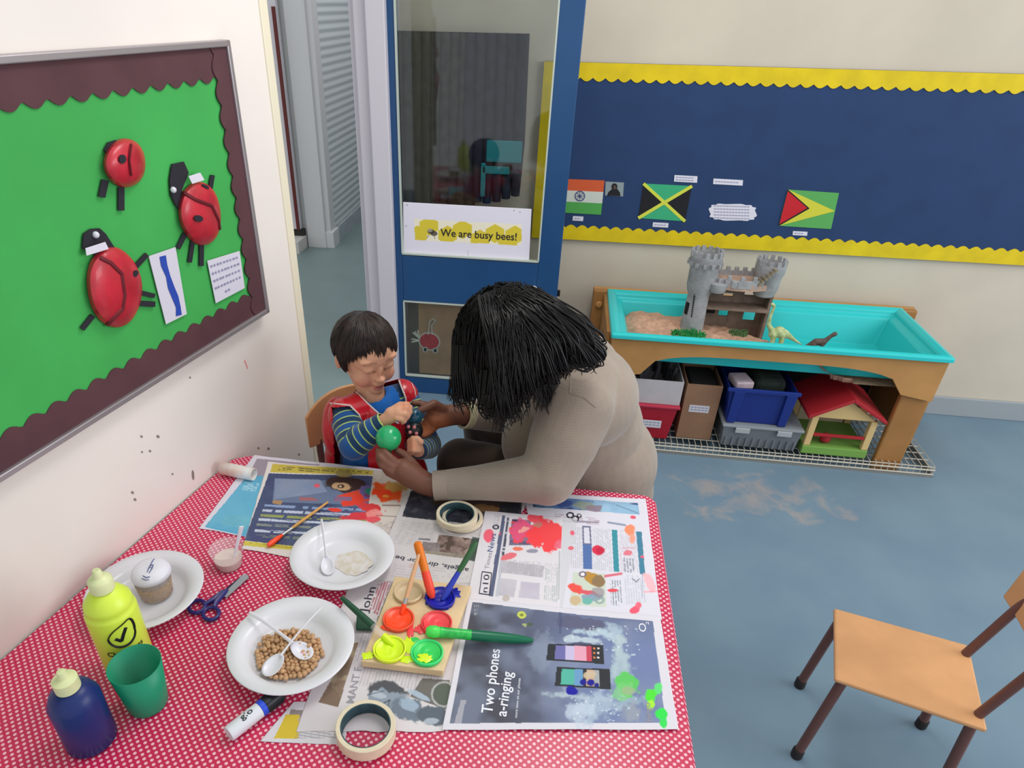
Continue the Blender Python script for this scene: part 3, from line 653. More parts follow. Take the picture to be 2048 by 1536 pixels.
for i in range(Nn+1):
    t = i/Nn; x = .585+.245*t; yf = 2.665-.035*math.sin(math.pi*t); vs += [(x, yf, zf), (x, yw+.03, zf), (x, yf, zf-.022), (x, yw+.03, zf-.022)]
fs = []
for i in range(Nn): a_ = 4*i; b_ = a_+4; fs += [(a_, b_, b_+1, a_+1), (a_+2, a_+3, b_+3, b_+2), (a_, a_+2, b_+2, b_), (a_+1, b_+1, b_+3, a_+3)]
fs += [(0, 1, 3, 2), (4*Nn, 4*Nn+2, 4*Nn+3, 4*Nn+1)]
m.add(vs, fs); obj('bridge_floor', m, mat('castle sand pink', 'b69784', rough=.8, var=.1, vscale=30), cs, smooth=False)
m = MB()
for i in range(9):
    t = (i+.5)/9; x = .60+.21*t; yf = 2.668-.035*math.sin(math.pi*t); m.obox((x, yf, zf+.002), (.026, .010, .03)); 
    if i % 2 == 0: m.obox((x, yf, zf+.024), (.015, .011, .018))
obj('battlement', m, grey, cs, smooth=False, bevel=.0015); m = MB()
for i in range(7):
    x = .61+i*.032; m.obox((x, yw+.024, zf+.008), (.032, .010, .02)); m.obox((x, yw+.024, zf+.024), (.016, .011, .016))
obj('battlement', m, grey, cs, smooth=False, bevel=.0015)
m = MB()
for i in range(6): m.obox((.765+i*.0085, 2.66-i*.002, zf+.006+i*.012), (.010, .055, .007), .25)
obj('stairs', m, mat('castle olive brown', '8a7d66', rough=.7), cs, smooth=False)
obj('balcony', MB().lathe((.625, 2.655, zf-.035), [(.030, 0), (.034, .012), (.034, .034), (.028, .036)], 20), grey, cs)
obj('archway', MB().box((.61, yw-.004, zm-.045), (.655, yw-.001, zm-.008)), dkh, cs, smooth=False)
# tufts of toy grass
def tuft(cx, cy, r, n, label, col):
    m = MB()
    for i in range(n):
        a = random.random()*6.28; q = r*random.random()**.5; x, y = cx+q*math.cos(a)*1.6, cy+q*math.sin(a)*.8; h = .002+.013*random.random(); le = (random.random()-.5)*.02
        m.tube([(x, y, .44), (x+le*.4, y, .462+h*.5), (x+le*1.6, y-.006, .466+h)], [.004, .003, .0006], 5)
    return tag(obj('toy_grass_clump', m, mat(col, col, rough=.5)), label, 'toy plant')
tuft(.548, 2.605, .040, 150, 'bright green toy grass clump at the foot of the left tower', '2f9a52')
tuft(.745, 2.655, .022, 46, 'small dull green toy grass clump under the right tower', '5e7f52')
# dinosaurs
def dino(label, nb, nk, tl, legs, col, dots=None):
    m = MB().limb(*nb).limb(*nk).limb(*tl)
    for l in legs: m.limb(*l)
    me = voxel('d', m, .0028, 3); me.materials.append(col); o = link('toy_dinosaur', me); return tag(o, label, 'toy dinosaur', 'toy dinosaurs in the sand tub')
def dp(px, py, y): return tuple(ony(px, py, y))
yd = 2.56
dc = mat('dino cream', 'c3c89a', rough=.5, col2='9aa86a', vscale=45)
dino('long-necked cream and green toy dinosaur standing at the bare end of the tub', ([dp(1546, 668, yd), dp(1558, 664, yd), dp(1570, 668, yd+.01)], [.017, .022, .016]), ([dp(1546, 664, yd), dp(1537, 650, yd), dp(1541, 632, yd), dp(1549, 612, yd), dp(1545, 609, yd)], [.012, .008, .006, .0055, .007]),
     ([dp(1572, 668, yd+.01), dp(1586, 678, yd+.02), dp(1604, 690, yd+.02)], [.013, .007, .002]), [([dp(x, 670, yd+o), (dp(x, 670, yd+o)[0], yd+o, .385)], [.009, .007]) for x, o in ((1548, -.015), (1549, .018), (1566, -.012), (1567, .02))], dc)
yd = 2.575
dino('small dark brown toy dinosaur near the right end of the tub', ([dp(1618, 690, yd), dp(1632, 684, yd), dp(1646, 684, yd)], [.008, .014, .014]), ([dp(1650, 682, yd), dp(1662, 672, yd), dp(1670, 668, yd)], [.010, .007, .009]),
     ([dp(1618, 690, yd), dp(1606, 694, yd), dp(1597, 696, yd)], [.007, .004, .002]), [([dp(x, 690, yd+o), (dp(x, 690, yd+o)[0], yd+o, .38)], [.006, .005]) for x, o in ((1627, -.012), (1628, .014), (1645, -.01), (1646, .014))], mat('dino brown', '5c4a44', rough=.6, var=.2, vscale=40))
q = dp(1487, 668, 2.53)
tag(obj('toy_rock', MB().ell((q[0], 2.53, .43), (.022, .014, .018)).ell((q[0]+.02, 2.54, .425), (.016, .012, .014)), mat('toy rock', 'b9ab7c', rough=.8, var=.2, vscale=50)), 'small pale toy rock in the sand in front of the right tower', 'toy rock')
# ---------------------------------------------------------------- wire rack on the floor and its boxes
rk = thing('wire_rack', (.95, 2.66, 0), 'low white wire rack on the floor under the sand table', 'rack')
wire = mat('white coated wire', 'bdb7a8', rough=.4, spec=.5)
rx0, rx1, ry0, ry1, rz = .30, 1.55, 2.447, 2.86, .048
m = MB()
for i in range(int((rx1-rx0)/.024)+1): x = rx0+i*.024; m.tube([(x, ry0, .012), (x, ry0+.002, rz), (x, ry1, rz)], .0016, 5)
for i in range(9): y = ry0+.004+i*(ry1-ry0-.008)/8; m.tube([(rx0, y, rz-.003), (rx1, y, rz-.003)], .0022, 6)
obj('wire_mesh', m, wire, rk)
m = MB()
for z in (.014, .034): m.tube([(rx0, ry0-.002, z), (rx1, ry0-.002, z)], .0035, 8)
obj('front_rail', m, wire, rk)
obj('base_frame', MB().box((rx0, ry0-.006, 0), (rx1, ry0+.004, .010)).box((rx0, ry1-.01, 0), (rx1, ry1, .03)).box((rx0, ry0, 0), (rx0+.01, ry1, .03)).box((rx1-.01, ry0, 0), (rx1, ry1, .03)), mat('grey steel', '9a9892', rough=.4, metal=.5), rk, smooth=False)
zs = rz+.0025
def openbox(x0, x1, y0, y1, z0, z1, t=.004, flare=0., k=None):
    m = MB(); A = [(x0, y0), (x1, y0), (x1, y1), (x0, y1)]; f = flare
    O = [(x0-f, y0-f), (x1+f, y0-f), (x1+f, y1+f), (x0-f, y1+f)]; I = [(x0-f+t, y0-f+t), (x1+f-t, y0-f+t), (x1+f-t, y1+f-t), (x0-f+t, y1+f-t)]; B = [(x0+t, y0+t), (x1-t, y0+t), (x1-t, y1-t), (x0+t, y1-t)]
    vs = [(x, y, z0) for x, y in A]+[(x, y, z1) for x, y in O]+[(x, y, z1) for x, y in I]+[(x, y, z0+t) for x, y in B]
    fs = [(3, 2, 1, 0), (12, 13, 14, 15)]+[(r*4+j, r*4+(j+1) % 4, (r+1)*4+(j+1) % 4, (r+1)*4+j) for r in range(3) for j in range(4)]
    return m.add(vs, fs, k)
def lab(parent, p, w, h, rz=0, lines=2, y=None):
    obj('label', MB().obox(p, (w, .001, h)), mat('label white', 'c9c6cc', rough=.6), parent, smooth=False)
    m = MB()
    for i in range(lines):
        for j in range(5): m.obox((p[0]-w*.36+j*w*.18, p[1]-.0009, p[2]+h*(.2-.35*i)), (w*.13, .0006, h*.10))
    obj('print', m, mat('label grey print', '8486a0', .7), parent, smooth=False)
b1 = thing('storage_box', (.45, 2.60, zs), 'red plastic storage box with white label at the left of the rack', 'storage box', 'boxes on the wire rack')
redp = mat('red plastic', 'a51328', rough=.35, spec=.5)
obj('body', openbox(.315, .520, 2.475, 2.72, zs, .200, flare=.016), redp, b1, smooth=False, bevel=.003)
obj('lid', MB().box((.290, 2.452, .201), (.545, 2.745, .213)), mat('red lid', 'b23046', rough=.4), b1, smooth=False, bevel=.004)
pp = ony(1303, 838, 2.455); lab(b1, (pp[0]+.0, 2.4605, .125), .085, .034)
b2 = thing('cardboard_carton', (.42, 2.6, .2145), 'open white carton of dark odds and ends on top of the red box', 'carton', 'boxes on the wire rack')
obj('carton', openbox(.315, .541, 2.468, 2.70, .2145, .318), mat('grey white card', 'b5afb2', rough=.8, var=.05, vscale=12), b2, smooth=False)
m = MB()
for i in range(16):
    x = .335+random.random()*.18; y = 2.49+random.random()*.18; m.tube([(x, y, .26), (x+.02*random.random(), y+.02, .325+.02*random.random()), (x+.05*(random.random()-.3), y+.03, .31)], .009, 8)
tag(obj('cable_tangle', m, mat('black rubber', '23242a', rough=.5, var=.3, vscale=20)), 'tangle of black leads in the white carton', 'cables', kind='stuff')
b3 = thing('cardboard_box', (.63, 2.62, zs), 'tall brown cardboard box with a white label, right of the red box', 'cardboard box', 'boxes on the wire rack')
obj('carton', openbox(.562, .698, 2.50, 2.70, zs, .298), mat('brown cardboard', '8c6a52', rough=.8, var=.06, vscale=9), b3, smooth=False)
pp = ony(1398, 818, 2.499); lab(b3, (pp[0], 2.4993, pp[2]), .078, .032)
tag(obj('folded_cloth', MB().obox((.63, 2.60, .17), (.11, .17, .24)), mat('black cloth', '1d1a1c', rough=.9), smooth=False, bevel=.01), 'black cloth filling the tall brown cardboard box', 'cloth')
b4 = thing('lidded_crate', (.88, 2.60, zs), 'low clear grey lidded crate beneath the blue crate', 'storage box', 'boxes on the wire rack')
gp = mat('smoky plastic', '6f7378', rough=.3, spec=.5)
obj('body', openbox(.735, 1.020, 2.47, 2.74, zs, .140, flare=.008), gp, b4, smooth=False, bevel=.003)
obj('lid', MB().box((.722, 2.456, .141), (1.034, 2.752, .153)), mat('smoky lid', '8b9094', rough=.3), b4, smooth=False, bevel=.004)
for i in range(11): x = .745+i*.0265; obj('rib', MB().box((x, 2.4615, zs+.005), (x+.006, 2.469, .095)), gp, b4, smooth=False)
for x in (.80, .96): obj('clip', MB().obox((x, 2.453, .134), (.055, .008, .022)), mat('clip white', 'a7abae', rough=.3), b4, smooth=False, bevel=.002)
b5 = thing('blue_crate', (.84, 2.6, .1545), 'blue plastic crate with ribbed front stacked on the grey lidded crate', 'crate', 'boxes on the wire rack')
bp_ = mat('royal blue plastic', '172f80', rough=.4, spec=.5)
m = openbox(.735, .945, 2.485, 2.72, .1545, .315, flare=.022)
obj('body', m, bp_, b5, smooth=False, bevel=.003)
m = MB()
for x in (.735, .93): m.hexa([(x, 2.47, .156), (x+.03, 2.47, .156), (x+.03, 2.487, .156), (x, 2.487, .156), (x-.004, 2.452, .305), (x+.036, 2.452, .305), (x+.036, 2.465, .305), (x-.004, 2.465, .305)])
m.box((.705, 2.452, .303), (.975, 2.462, .318))
obj('rib', m, bp_, b5, smooth=False, bevel=.002)
m = MB().obox((.765, 2.53, .315), (.07, .09, .03), .2)
tag(obj('paper_packet', m, mat('pink white packet', 'b9a5ac', rough=.6, var=.15, vscale=30), smooth=False, bevel=.006), 'crumpled pink and white packet at the left of the blue crate', 'packet')
tag(obj('toy_bag', MB().obox((.875, 2.60, .285), (.12, .17, .09), .05), mat('dark green cloth', '1c2622', rough=.9, var=.3, vscale=20), smooth=False, bevel=.02), 'dark green bag filling the right of the blue crate', 'bag')
# toy house
hs = thing('toy_house', (1.16, 2.60, zs), 'cream wooden toy house with red roof at the right end of the rack', 'toy house')
cw = mat('cream wood', 'd3b57c', rough=.6); rr = mat('red roof paint', 'a8242c', rough=.5); gg = mat('toy green', '74a04a', rough=.6)
x0, x1 = 1.045, 1.29
obj('base', MB().box((x0, 2.46, zs), (x1, 2.70, zs+.035)), gg, hs, smooth=False, bevel=.003)
for x in (x0+.002, x1-.026):
    for y in (2.464, 2.672): obj('post', MB().box((x, y, zs+.036), (x+.024, y+.024, .215)), cw, hs, smooth=False, bevel=.002)
obj('wall', MB().box((x0+.03, 2.678, zs+.036), (x1-.03, 2.69, .215)), mat('toy pale wall', 'cfbfa0', rough=.7), hs, smooth=False)
obj('floor_rail', MB().box((x0+.027, 2.466, .130), (x1-.027, 2.476, .142)), rr, hs, smooth=False, bevel=.002)
xm = (x0+x1)/2
obj('roof', MB().hexa([(x0-.02, 2.445, .216), (xm, 2.445, .30), (xm, 2.715, .30), (x0-.02, 2.715, .216), (x0-.02, 2.445, .230), (xm, 2.445, .315), (xm, 2.715, .315), (x0-.02, 2.715, .230)]).hexa([(xm, 2.445, .30), (x1+.02, 2.445, .216), (x1+.02, 2.715, .216), (xm, 2.715, .30), (xm, 2.445, .315), (x1+.02, 2.445, .230), (x1+.02, 2.715, .230), (xm, 2.715, .315)]), rr, hs, smooth=False, bevel=.002)
obj('gable', MB().prism([(x0+.01, 2.468, .2155), (x1-.01, 2.468, .2155), (xm, 2.468, .292)], (0, .01, 0)), cw, hs, smooth=False)
tag(obj('red_toy_ball', MB().ell((1.135, 2.50, zs+.035+.022), .021), rr), 'small red ball inside the toy house', 'ball')
tag(obj('fabric_roll', MB().tube([(1.05, 2.79, .128), (1.30, 2.79, .128)], .072, 20), mat('brown felt', '5a4238', rough=.9, var=.2, vscale=20)), 'brown cloth bundle behind the toy house', 'cloth')
tag(obj('dark_red_tub', MB().lathe((.985, 2.80, zs), [(.002, 0), (.045, 0), (.05, .20), (.045, .20), (.002, .19)], 24), mat('dark red', '4e1c1e', rough=.6)), 'dark red tub half hidden behind the toy house', 'tub')
tag(obj('shade_crate', openbox(.56, .92, 2.765, 2.88, zs, .30), mat('black plastic', '17171a', rough=.6), smooth=False), 'black crate added for the deep shade at the back of the rack', 'crate', 'boxes on the wire rack')  # added dark crate, stands in for shade behind the boxes
# ---------------------------------------------------------------- chairs
legm = mat('brown enamelled tube', '6b463f', rough=.4, spec=.5); ply = mat('orange plywood', 'cf9a6a', rough=.45, var=.07, vscale=9)
def make_chair(name, loc, rz, label, seat_h=.30, w=.30, dpt=.29, bh=.30):
    t = thing(name, loc, label, 'chair', 'nursery chairs'); R = Matrix.Rotation(rz, 3, 'Z'); o = Vector(loc)
    T = lambda x, y, z: o + R @ Vector((x, y, z))
    obj('seat', MB().add([T(x*w/2*(1-.05*(y > 0)), y*dpt/2, seat_h+z) for z in (-.012, 0) for x, y in ((-1,-1),(1,-1),(1,1),(-1,1))], [(3,2,1,0),(4,5,6,7),(0,1,5,4),(1,2,6,5),(2,3,7,6),(3,0,4,7)]), ply, t, smooth=False, bevel=.005)
    for x, y in ((-1,-1),(1,-1),(1,1),(-1,1)):
        lg = obj('leg', MB().tube([T(x*(w/2-.01), y*(dpt/2-.0)*1.0, .012), T(x*(w/2-.02), y*(dpt/2-.02), seat_h-.013)], .011, 14), legm, t)
        obj('foot', MB().lathe(T(x*(w/2-.01), y*(dpt/2), 0), [(.0125, 0), (.014, .004), (.0135, .026), (.011, .03)], 14), mat('black ferrule', '2a2424', rough=.5), lg)
    for x in (-1, 1): obj('back_post', MB().tube([T(x*(w/2-.035), -dpt/2+.012, seat_h+.0), T(x*(w/2-.035), -dpt/2-.02, seat_h+bh*.5), T(x*(w/2-.04), -dpt/2-.035, seat_h+bh*.72)], .010, 12), legm, t)
    vs = []; N = 12
    for i in range(N+1):
        u = -1+2*i/N; c_ = -dpt/2-.045+.03*u*u
        top = seat_h+bh-.045*abs(u)**2.4*1.; bot = seat_h+bh-.15+.012*abs(u)**3
        for y, z in ((c_+.012, bot), (c_+.006, top), (c_-.004, top), (c_+.002, bot)): vs.append(T(u*w*.5, y, z))
    fs = [(4*i+j, 4*i+(j+1) % 4, 4*i+4+(j+1) % 4, 4*i+4+j) for i in range(N) for j in range(4)]+[(0, 1, 2, 3), (4*N+3, 4*N+2, 4*N+1, 4*N)]
    obj('backrest', MB().add(vs, fs), ply, t, smooth=True, bevel=.003)
    return t
f1 = onz(1598, 1372, 0); f2 = onz(1592, 1512, 0)
ang = math.atan2(f1[1]-f2[1], f1[0]-f2[0])
cw_ = .30; mid = (f1+f2)/2; nrm = np.array([math.sin(ang), -math.cos(ang), 0]); cc = mid+nrm*.145
make_chair('nursery_chair', (cc[0], cc[1], 0), math.atan2(-nrm[1], -nrm[0])-math.pi/2, 'small chair with brown tubular legs standing alone on the blue floor at right', w=np.linalg.norm(f1-f2)+.02)
# ================================================================== TABLE
TZ = .55
wx = lambda y: -.866+(y-.957)*math.tan(TH)+.004
poly = [(wx(.45), .45), (.290, .45)]
for i in range(7): a = i/6*math.pi/2; poly.append((.262+.028*math.cos(a), 1.348+.028*math.sin(a)))
poly += [(wx(1.376)+.03, 1.376), (wx(1.35)+.002, 1.352)]
tb = thing('classroom_table', (-.3, .95, 0), 'low nursery table under a red and white spotted cloth, pushed against the left wall', 'table')
def inset(P, d):
    cx, cy = -.3, .9; return [(x+(d if x < cx else -d), y+(d if y < cy else -d)) for x, y in P]
obj('tabletop', MB().prism([(x, y, .522) for x, y in inset(poly, .012)], (0, 0, .0255)), mat('table laminate', 'c9b79a', rough=.4), tb, smooth=False)
for x, y in ((-.85, .52), (.24, .52), (.24, 1.31), (-.70, 1.31)): obj('leg', MB().tube([(x, y, 0), (x, y, .521)], .019, 16), mat('grey steel tube', '8d8f92', rough=.35, metal=.7), tb)
def cloth_mat():
    m = mat('spotted oilcloth', 'c02a52', rough=.32, spec=.5); nt = m.node_tree; L = nt.links.new; b = nt.nodes['Principled BSDF']
    g = nd(nt, 'ShaderNodeNewGeometry'); se = nd(nt, 'ShaderNodeSeparateXYZ'); L(g.outputs['Position'], se.inputs[0])
    def mth(op, a, b_=None, c=None):
        n = nd(nt, 'ShaderNodeMath', operation=op)
        for i, q in enumerate((a, b_, c)):
            if q is None: continue
            if isinstance(q, (int, float)): n.inputs[i].default_value = q
            else: L(q, n.inputs[i])
        return n.outputs[0]
    yy = mth('SUBTRACT', se.outputs[1], se.outputs[2]); xx = mth('SUBTRACT', se.outputs[0], 0.)
    P = .0130; ds = []
    for off in (0., .5):
        u = mth('SUBTRACT', mth('FRACT', mth('ADD', mth('DIVIDE', xx, P), off+50.)), .5); v = mth('SUBTRACT', mth('FRACT', mth('ADD', mth('DIVIDE', yy, P), off+50.)), .5)
        ds.append(mth('SQRT', mth('ADD', mth('MULTIPLY', u, u), mth('MULTIPLY', v, v))))
    d = mth('MINIMUM', *ds); f = mth('MULTIPLY', mth('SUBTRACT', .235, d), 14.); n = nt.nodes[-1]; f.node.use_clamp = True
    mx = nd(nt, 'ShaderNodeMix', data_type='RGBA'); L(f, mx.inputs[0]); mx.inputs[6].default_value = lin('c3254f')+(1,); mx.inputs[7].default_value = lin('f0b9c4')+(1,)
    L(mx.outputs[2], b.inputs['Base Color']); return m
# cloth: flat top with a short hanging skirt on the three free sides
m = MB(); top = [(x, y) for x, y in poly]; n = len(top); out = []
drop = .11
vs = [(x, y, .5502) for x, y in top]; cx, cy = -.3, .9
rim = []
for i, (x, y) in enumerate(top):
    wall = i in (0, n-2, n-1); dx = .004 if (x > cx) else 0.; dy = .004 if y > 1.3 else (-.004 if y < .5 else 0.)
    rim.append((x+(0 if wall else dx), y+dy, .545))
vs += rim + [(x+(.010*math.sin(i*2.1)+.006 if x > cx and not i in (0, n-2, n-1) else 0), y+(.008 if y > 1.3 else 0), .545-drop+(.02*math.sin(i))) for i, (x, y, z) in enumerate(rim)]
fs = [tuple(range(n))]
for r_ in range(2):
    for i in range(n-1):
        if i == n-2 and False: continue
        fs.append((r_*n+i, r_*n+i+1, (r_+1)*n+i+1, (r_+1)*n+i))
ob = obj('tablecloth', MB().add(vs, fs), cloth_mat(), smooth=False); tag(ob, 'bright pink-red oilcloth with rows of small white spots spread over the table', 'tablecloth')
q = ob.modifiers.new('t', 'SOLIDIFY'); q.thickness = .001; q.offset = -1
# ================================================================== NEWSPAPERS
pm = attr_mat('newsprint', rough=.65, spec=.3, bump=.12, bscale=60)
inkD = mat('dark ink', '3c3a48', .7); inkB = mat('blue ink', '55608f', .7); inkG = mat('grey ink', '98949c', .7); inkW = mat('white ink', 'e4e4ec', .6)
paint = {k: mat('wet paint '+k, v, rough=.3, spec=.5) for k, v in dict(red='f0454a', orange='ff4a1c', green='2fd05a', lime='d6f21e', blue='1a1e9c', darkgreen='1d7a4c').items()}
def news(s, name, label, layer, grp='newspapers spread over the table'):
    return tag(s.build(name, pm, layer), label, 'newspaper', grp)
# S0 pale blue page
s = Sheet([(508, 911), (800, 943), (730, 1120), (399, 1057)], 'd6d2dc', jag=.010, seed=2)
s.poly([(514, 918), (640, 930), (600, 965), (495, 957)], '9c8f9c'); s.poly([(497, 950), (560, 958), (500, 1076), (409, 1055)], '5aa6c8')
s.photo([(497, 952), (560, 960), (500, 1072), (411, 1053)], '5aa4c6', '69b1cc', 14, 3); s.lines([(490, 964), (520, 967), (510, 985), (484, 980)], 'x', .007, 'b7d9e8', .9, .5, 2)
s.lines([(455, 1028), (500, 1036), (492, 1060), (440, 1050)], 'x', .006, '8cc2b4', .5, .4, 5)
news(s, 'newspaper', 'light blue newspaper page sticking out at the left of the pile, by the white tube', 0)
# N2 blue listings page, painted orange and red on the right
s = Sheet([(537, 925), (838, 950), (772, 1150), (484, 1098)], 'ded6d2', jag=.012, seed=4)
s.poly([(545, 929), (748, 941), (745, 951), (541, 946)], 'c9b54e'); s.lines([(560, 934), (740, 943), (738, 949), (556, 942)], 'x', .009, '5c5434', .8, .6, 1)
B_ = [(538, 948), (746, 953), (722, 1110), (489, 1082)]
s.photo(B_, '3c4568', '54607e', 10, 1, '4a4f74'); s.poly([(550, 958), (655, 962), (700, 1000), (680, 1010), (545, 1005)], '6f7f9a', .75)
s.photo([(550, 958), (640, 960), (655, 985), (548, 1000)], '7c8aa6', '8790a8', 22, 8)
s.poly([(487, 1083), (720, 1106), (716, 1114), (485, 1092)], 'cfc050'); s.lines([(500, 1086), (716, 1108), (714, 1112), (498, 1090)], 'x', .007, '8a8340', .6, .5, 1)
for k, (y0, c_) in enumerate(((1010, '8fa2c8'), (1020, 'c2c8dc'), (1030, '9aa05a'), (1038, 'c9cfe0'), (1048, '8a9088'), (1060, 'c9cfe0'), (1070, '80867c'))):
    s.lines([(530-k*4, y0), (740-k*2, y0+10), (738-k*2, y0+15), (529-k*4, y0+5)], 'x', .02, c_, .9, .9, k, .010)
s.disc(634, 972, 6, 4, 'd85a6a'); s.poly([(598, 995), (625, 996), (640, 1003), (600, 1002)], 'b4574a', .7); s.poly([(548, 1001), (566, 1003), (562, 1011), (544, 1008)], 'b08a5c', .9)
s.blob(690, 969, 42, 17, '3f2a26', 1, .1, 3, .35); s.blob(684, 974, 19, 8, 'c9a27a', 1, .1, 5, .3); s.disc(682, 974, 7, 4, '4a2f28'); s.disc(681, 974, 3, 2, 'd8c0a0'); s.blob(688, 948, 20, 7, 'a08c50', .9, .1, 6, .5)
s.poly([(672, 994), (740, 975), (742, 1004), (668, 1003)], 'd8452e'); s.blob(715, 1002, 30, 14, 'dd3f2c', 1, -.1, 11, .7); s.poly([(668, 994), (705, 996), (702, 1004), (666, 1002)], '5f6a92', .8)
s.blob(668, 1021, 15, 5, 'e0402f', 1, .1, 4, .4); s.blob(734, 985, 14, 16, '6a5a8c', 1, 0, 8, .6); s.blob(738, 992, 12, 9, '7a3a66', 1, 0, 12, .6); s.blob(740, 985, 9, 7, '2f7a6a', 1, 0, 9, .5)
s.poly([(748, 940), (836, 952), (780, 1120), (722, 1110)], 'cfc3ba'); s.blob(758, 950, 8, 12, 'd8cfc0', .9, 0, 3, .5)
s.blob(775, 985, 34, 22, 'e8561f', 1, .1, 21, .55); s.blob(790, 972, 30, 12, 'b8924e', .9, .2, 23, .6); s.blob(766, 988, 20, 10, 'f2431e', 1, 0, 25, .5); s.blob(772, 994, 8, 3, 'e8a040', .9, 0, 7, .4)
s.blob(742, 1017, 30, 9, 'd23a3c', 1, .1, 31, .6); s.blob(720, 1034, 42, 9, 'd23b44', 1, -.1, 33, .6); s.blob(752, 1030, 22, 9, 'e88a84', .9, 0, 36, .7); s.blob(745, 1040, 16, 6, 'e0525c', 1, 0, 38, .5)
s.line([(765, 1012), (800, 1012)], 3, '6b3b34', .7); s.line([(752, 1032), (795, 1034)], 1.6, '6b5450', .8); s.lines([(745, 1040), (790, 1044), (770, 1100), (726, 1096)], 'x', .0045, '8a8288', .55, .5, 3); s.line([(793, 1034), (782, 1058)], 2, '5a5256', .7)
news(s, 'newspaper', 'dark blue listings page with yellow strips and orange paint, beneath the thin red-tipped brush', 1)
# N6 small sheet, bottom left
s = Sheet([(588, 1404), (700, 1404), (690, 1490), (520, 1484)], 'd2ccd2', jag=.01, seed=6)
s.poly([(582, 1420), (690, 1426), (686, 1440), (578, 1434)], '8d8280'); s.poly([(572, 1430), (600, 1431), (597, 1478), (548, 1478)], 'd0b438'); s.blob(606, 1440, 10, 6, 'b9a48c', 1, 0, 2, .4); s.lines([(600, 1450), (690, 1450), (688, 1478), (590, 1478)], 'x', .005, '8b868c', .6)
news(s, 'newspaper', 'sheet with a yellow block at the bottom left of the papers, beside the glue tube', 0)
# N5 page with the grey photograph
s = Sheet([(706, 1150), (952, 1160), (888, 1464), (592, 1464)], 'cdc5c8', jag=.008, seed=8)
s.photo([(706, 1150), (952, 1160), (888, 1464), (592, 1464)], 'cdc5c8', 'd6d0d2', 9, 4)
s.poly([(786, 1143), (850, 1150), (846, 1170), (795, 1160)], '2c2826'); s.poly([(790, 1150), (797, 1152), (760, 1248), (753, 1244)], '5a5658', .8)
s.lines([(757, 1170), (785, 1160), (755, 1232), (738, 1224)], 'y', .0052, 'b0606c', .9, .6, 3, .005)
s.lines([(730, 1255), (760, 1262), (735, 1330), (705, 1320)], 'y', .006, 'a29aa0', .5, .5, 3)
s.photo([(703, 1288), (717, 1286), (676, 1416), (637, 1406)], '9a8572', '7e6a58', 20, 5, 'a8987c')
s.lines([(725, 1335), (880, 1348), (868, 1390), (712, 1372)], 'y', .006, 'a9a2a6', .5, .5, 7)
s.poly([(845, 1358), (900, 1362), (892, 1420), (820, 1395)], '6f6a66'); s.disc(889, 1390, 27, 26, 'a9aaa8', 1, 0, .86); s.disc(889, 1390, 22, 21, '5b6258', 1)
s.blob(772, 1383, 44, 20, '54545a', 1, .1, 3, .3); s.blob(778, 1404, 46, 22, '8d98a6', 1, .2, 5, .4); s.blob(758, 1392, 18, 9, 'b4bcc8', .9, .1, 9, .5); s.blob(812, 1420, 36, 24, '6f7a88', 1, .3, 11, .4); s.blob(820, 1412, 20, 13, '9fb0c2', .9, .3, 14, .4)
s.line([(768, 1408), (780, 1402), (776, 1412)], 2, '3a3c44'); s.line([(735, 1392), (768, 1384)], 2, '3a3c44', .7); s.blob(866, 1432, 34, 20, '5d6670', 1, .1, 15, .4); s.blob(862, 1444, 18, 8, 'aab4c0', .9, 0, 17, .4); s.blob(838, 1392, 26, 6, 'a9b8c8', .9, .45, 19, .3)
n5 = news(s, 'newspaper', 'newspaper page with a grey photograph of a face, under the paint tray', 1)
paper_text('masthead', 'John', (734, 1228), (752, 1176), .017, inkD, n5, 1)
paper_text('headline', 'MANT F', (708, 1408), (724, 1335), .014, inkG, n5, 1)
# N3 grey page
s = Sheet([(820, 970), (1066, 988), (956, 1170), (738, 1163)], 'c6bfbf', jag=.01, seed=9)
s.photo([(820, 970), (1066, 988), (956, 1170), (738, 1163)], 'c6bfbf', 'cfc9c8', 8, 2)
s.photo([(822, 983), (1045, 992), (1040, 1062), (804, 1034)], '24242e', '3a3a46', 26, 5, '4a4650'); s.poly([(868, 983), (1042, 990), (1034, 1024), (866, 1010)], '4e382a', .85); s.blob(975, 1018, 34, 8, '8a6440', .9, .05, 8, .6); s.poly([(1000, 1008), (1040, 1006), (1034, 1056), (996, 1050)], '2a2c34', .9)
s.lines([(800, 1040), (880, 1050), (860, 1100), (786, 1090)], 'x', .0042, 'a69ea0', .5, .5, 2); s.lines([(880, 1050), (975, 1062), (970, 1075), (876, 1066)], 'x', .0042, 'a69ea0', .5, .5, 3)
s.poly([(838, 1078), (862, 1079), (860, 1083), (836, 1081)], '5c545a', .8); s.photo([(878, 1071), (962, 1082), (948, 1122), (868, 1105)], '6b5550', 'a08a80', 34, 7, '57463f'); s.photo([(846, 1085), (878, 1088), (880, 1110), (842, 1102)], '8f8482', '6b5c5c', 40, 9); s.photo([(850, 1102), (945, 1112), (938, 1120), (850, 1108)], '9a8f80', '7c7068', 40, 9)
s.poly([(945, 1076), (968, 1080), (950, 1125), (930, 1120)], '32483f', .9)
s.lines([(790, 1128), (940, 1140), (936, 1160), (780, 1156)], 'x', .008, 'a59ca2', .35, .5, 5); s.blob(830, 1132, 12, 6, 'c9a8a0', .8, 0, 3, .6)
n3 = news(s, 'newspaper', 'grey newspaper page with an upside-down headline, beneath the masking tape', 2)
paper_text('headline', 'angels, dire for be', (938, 1138), (792, 1112), .0125, inkD, n3, 2)
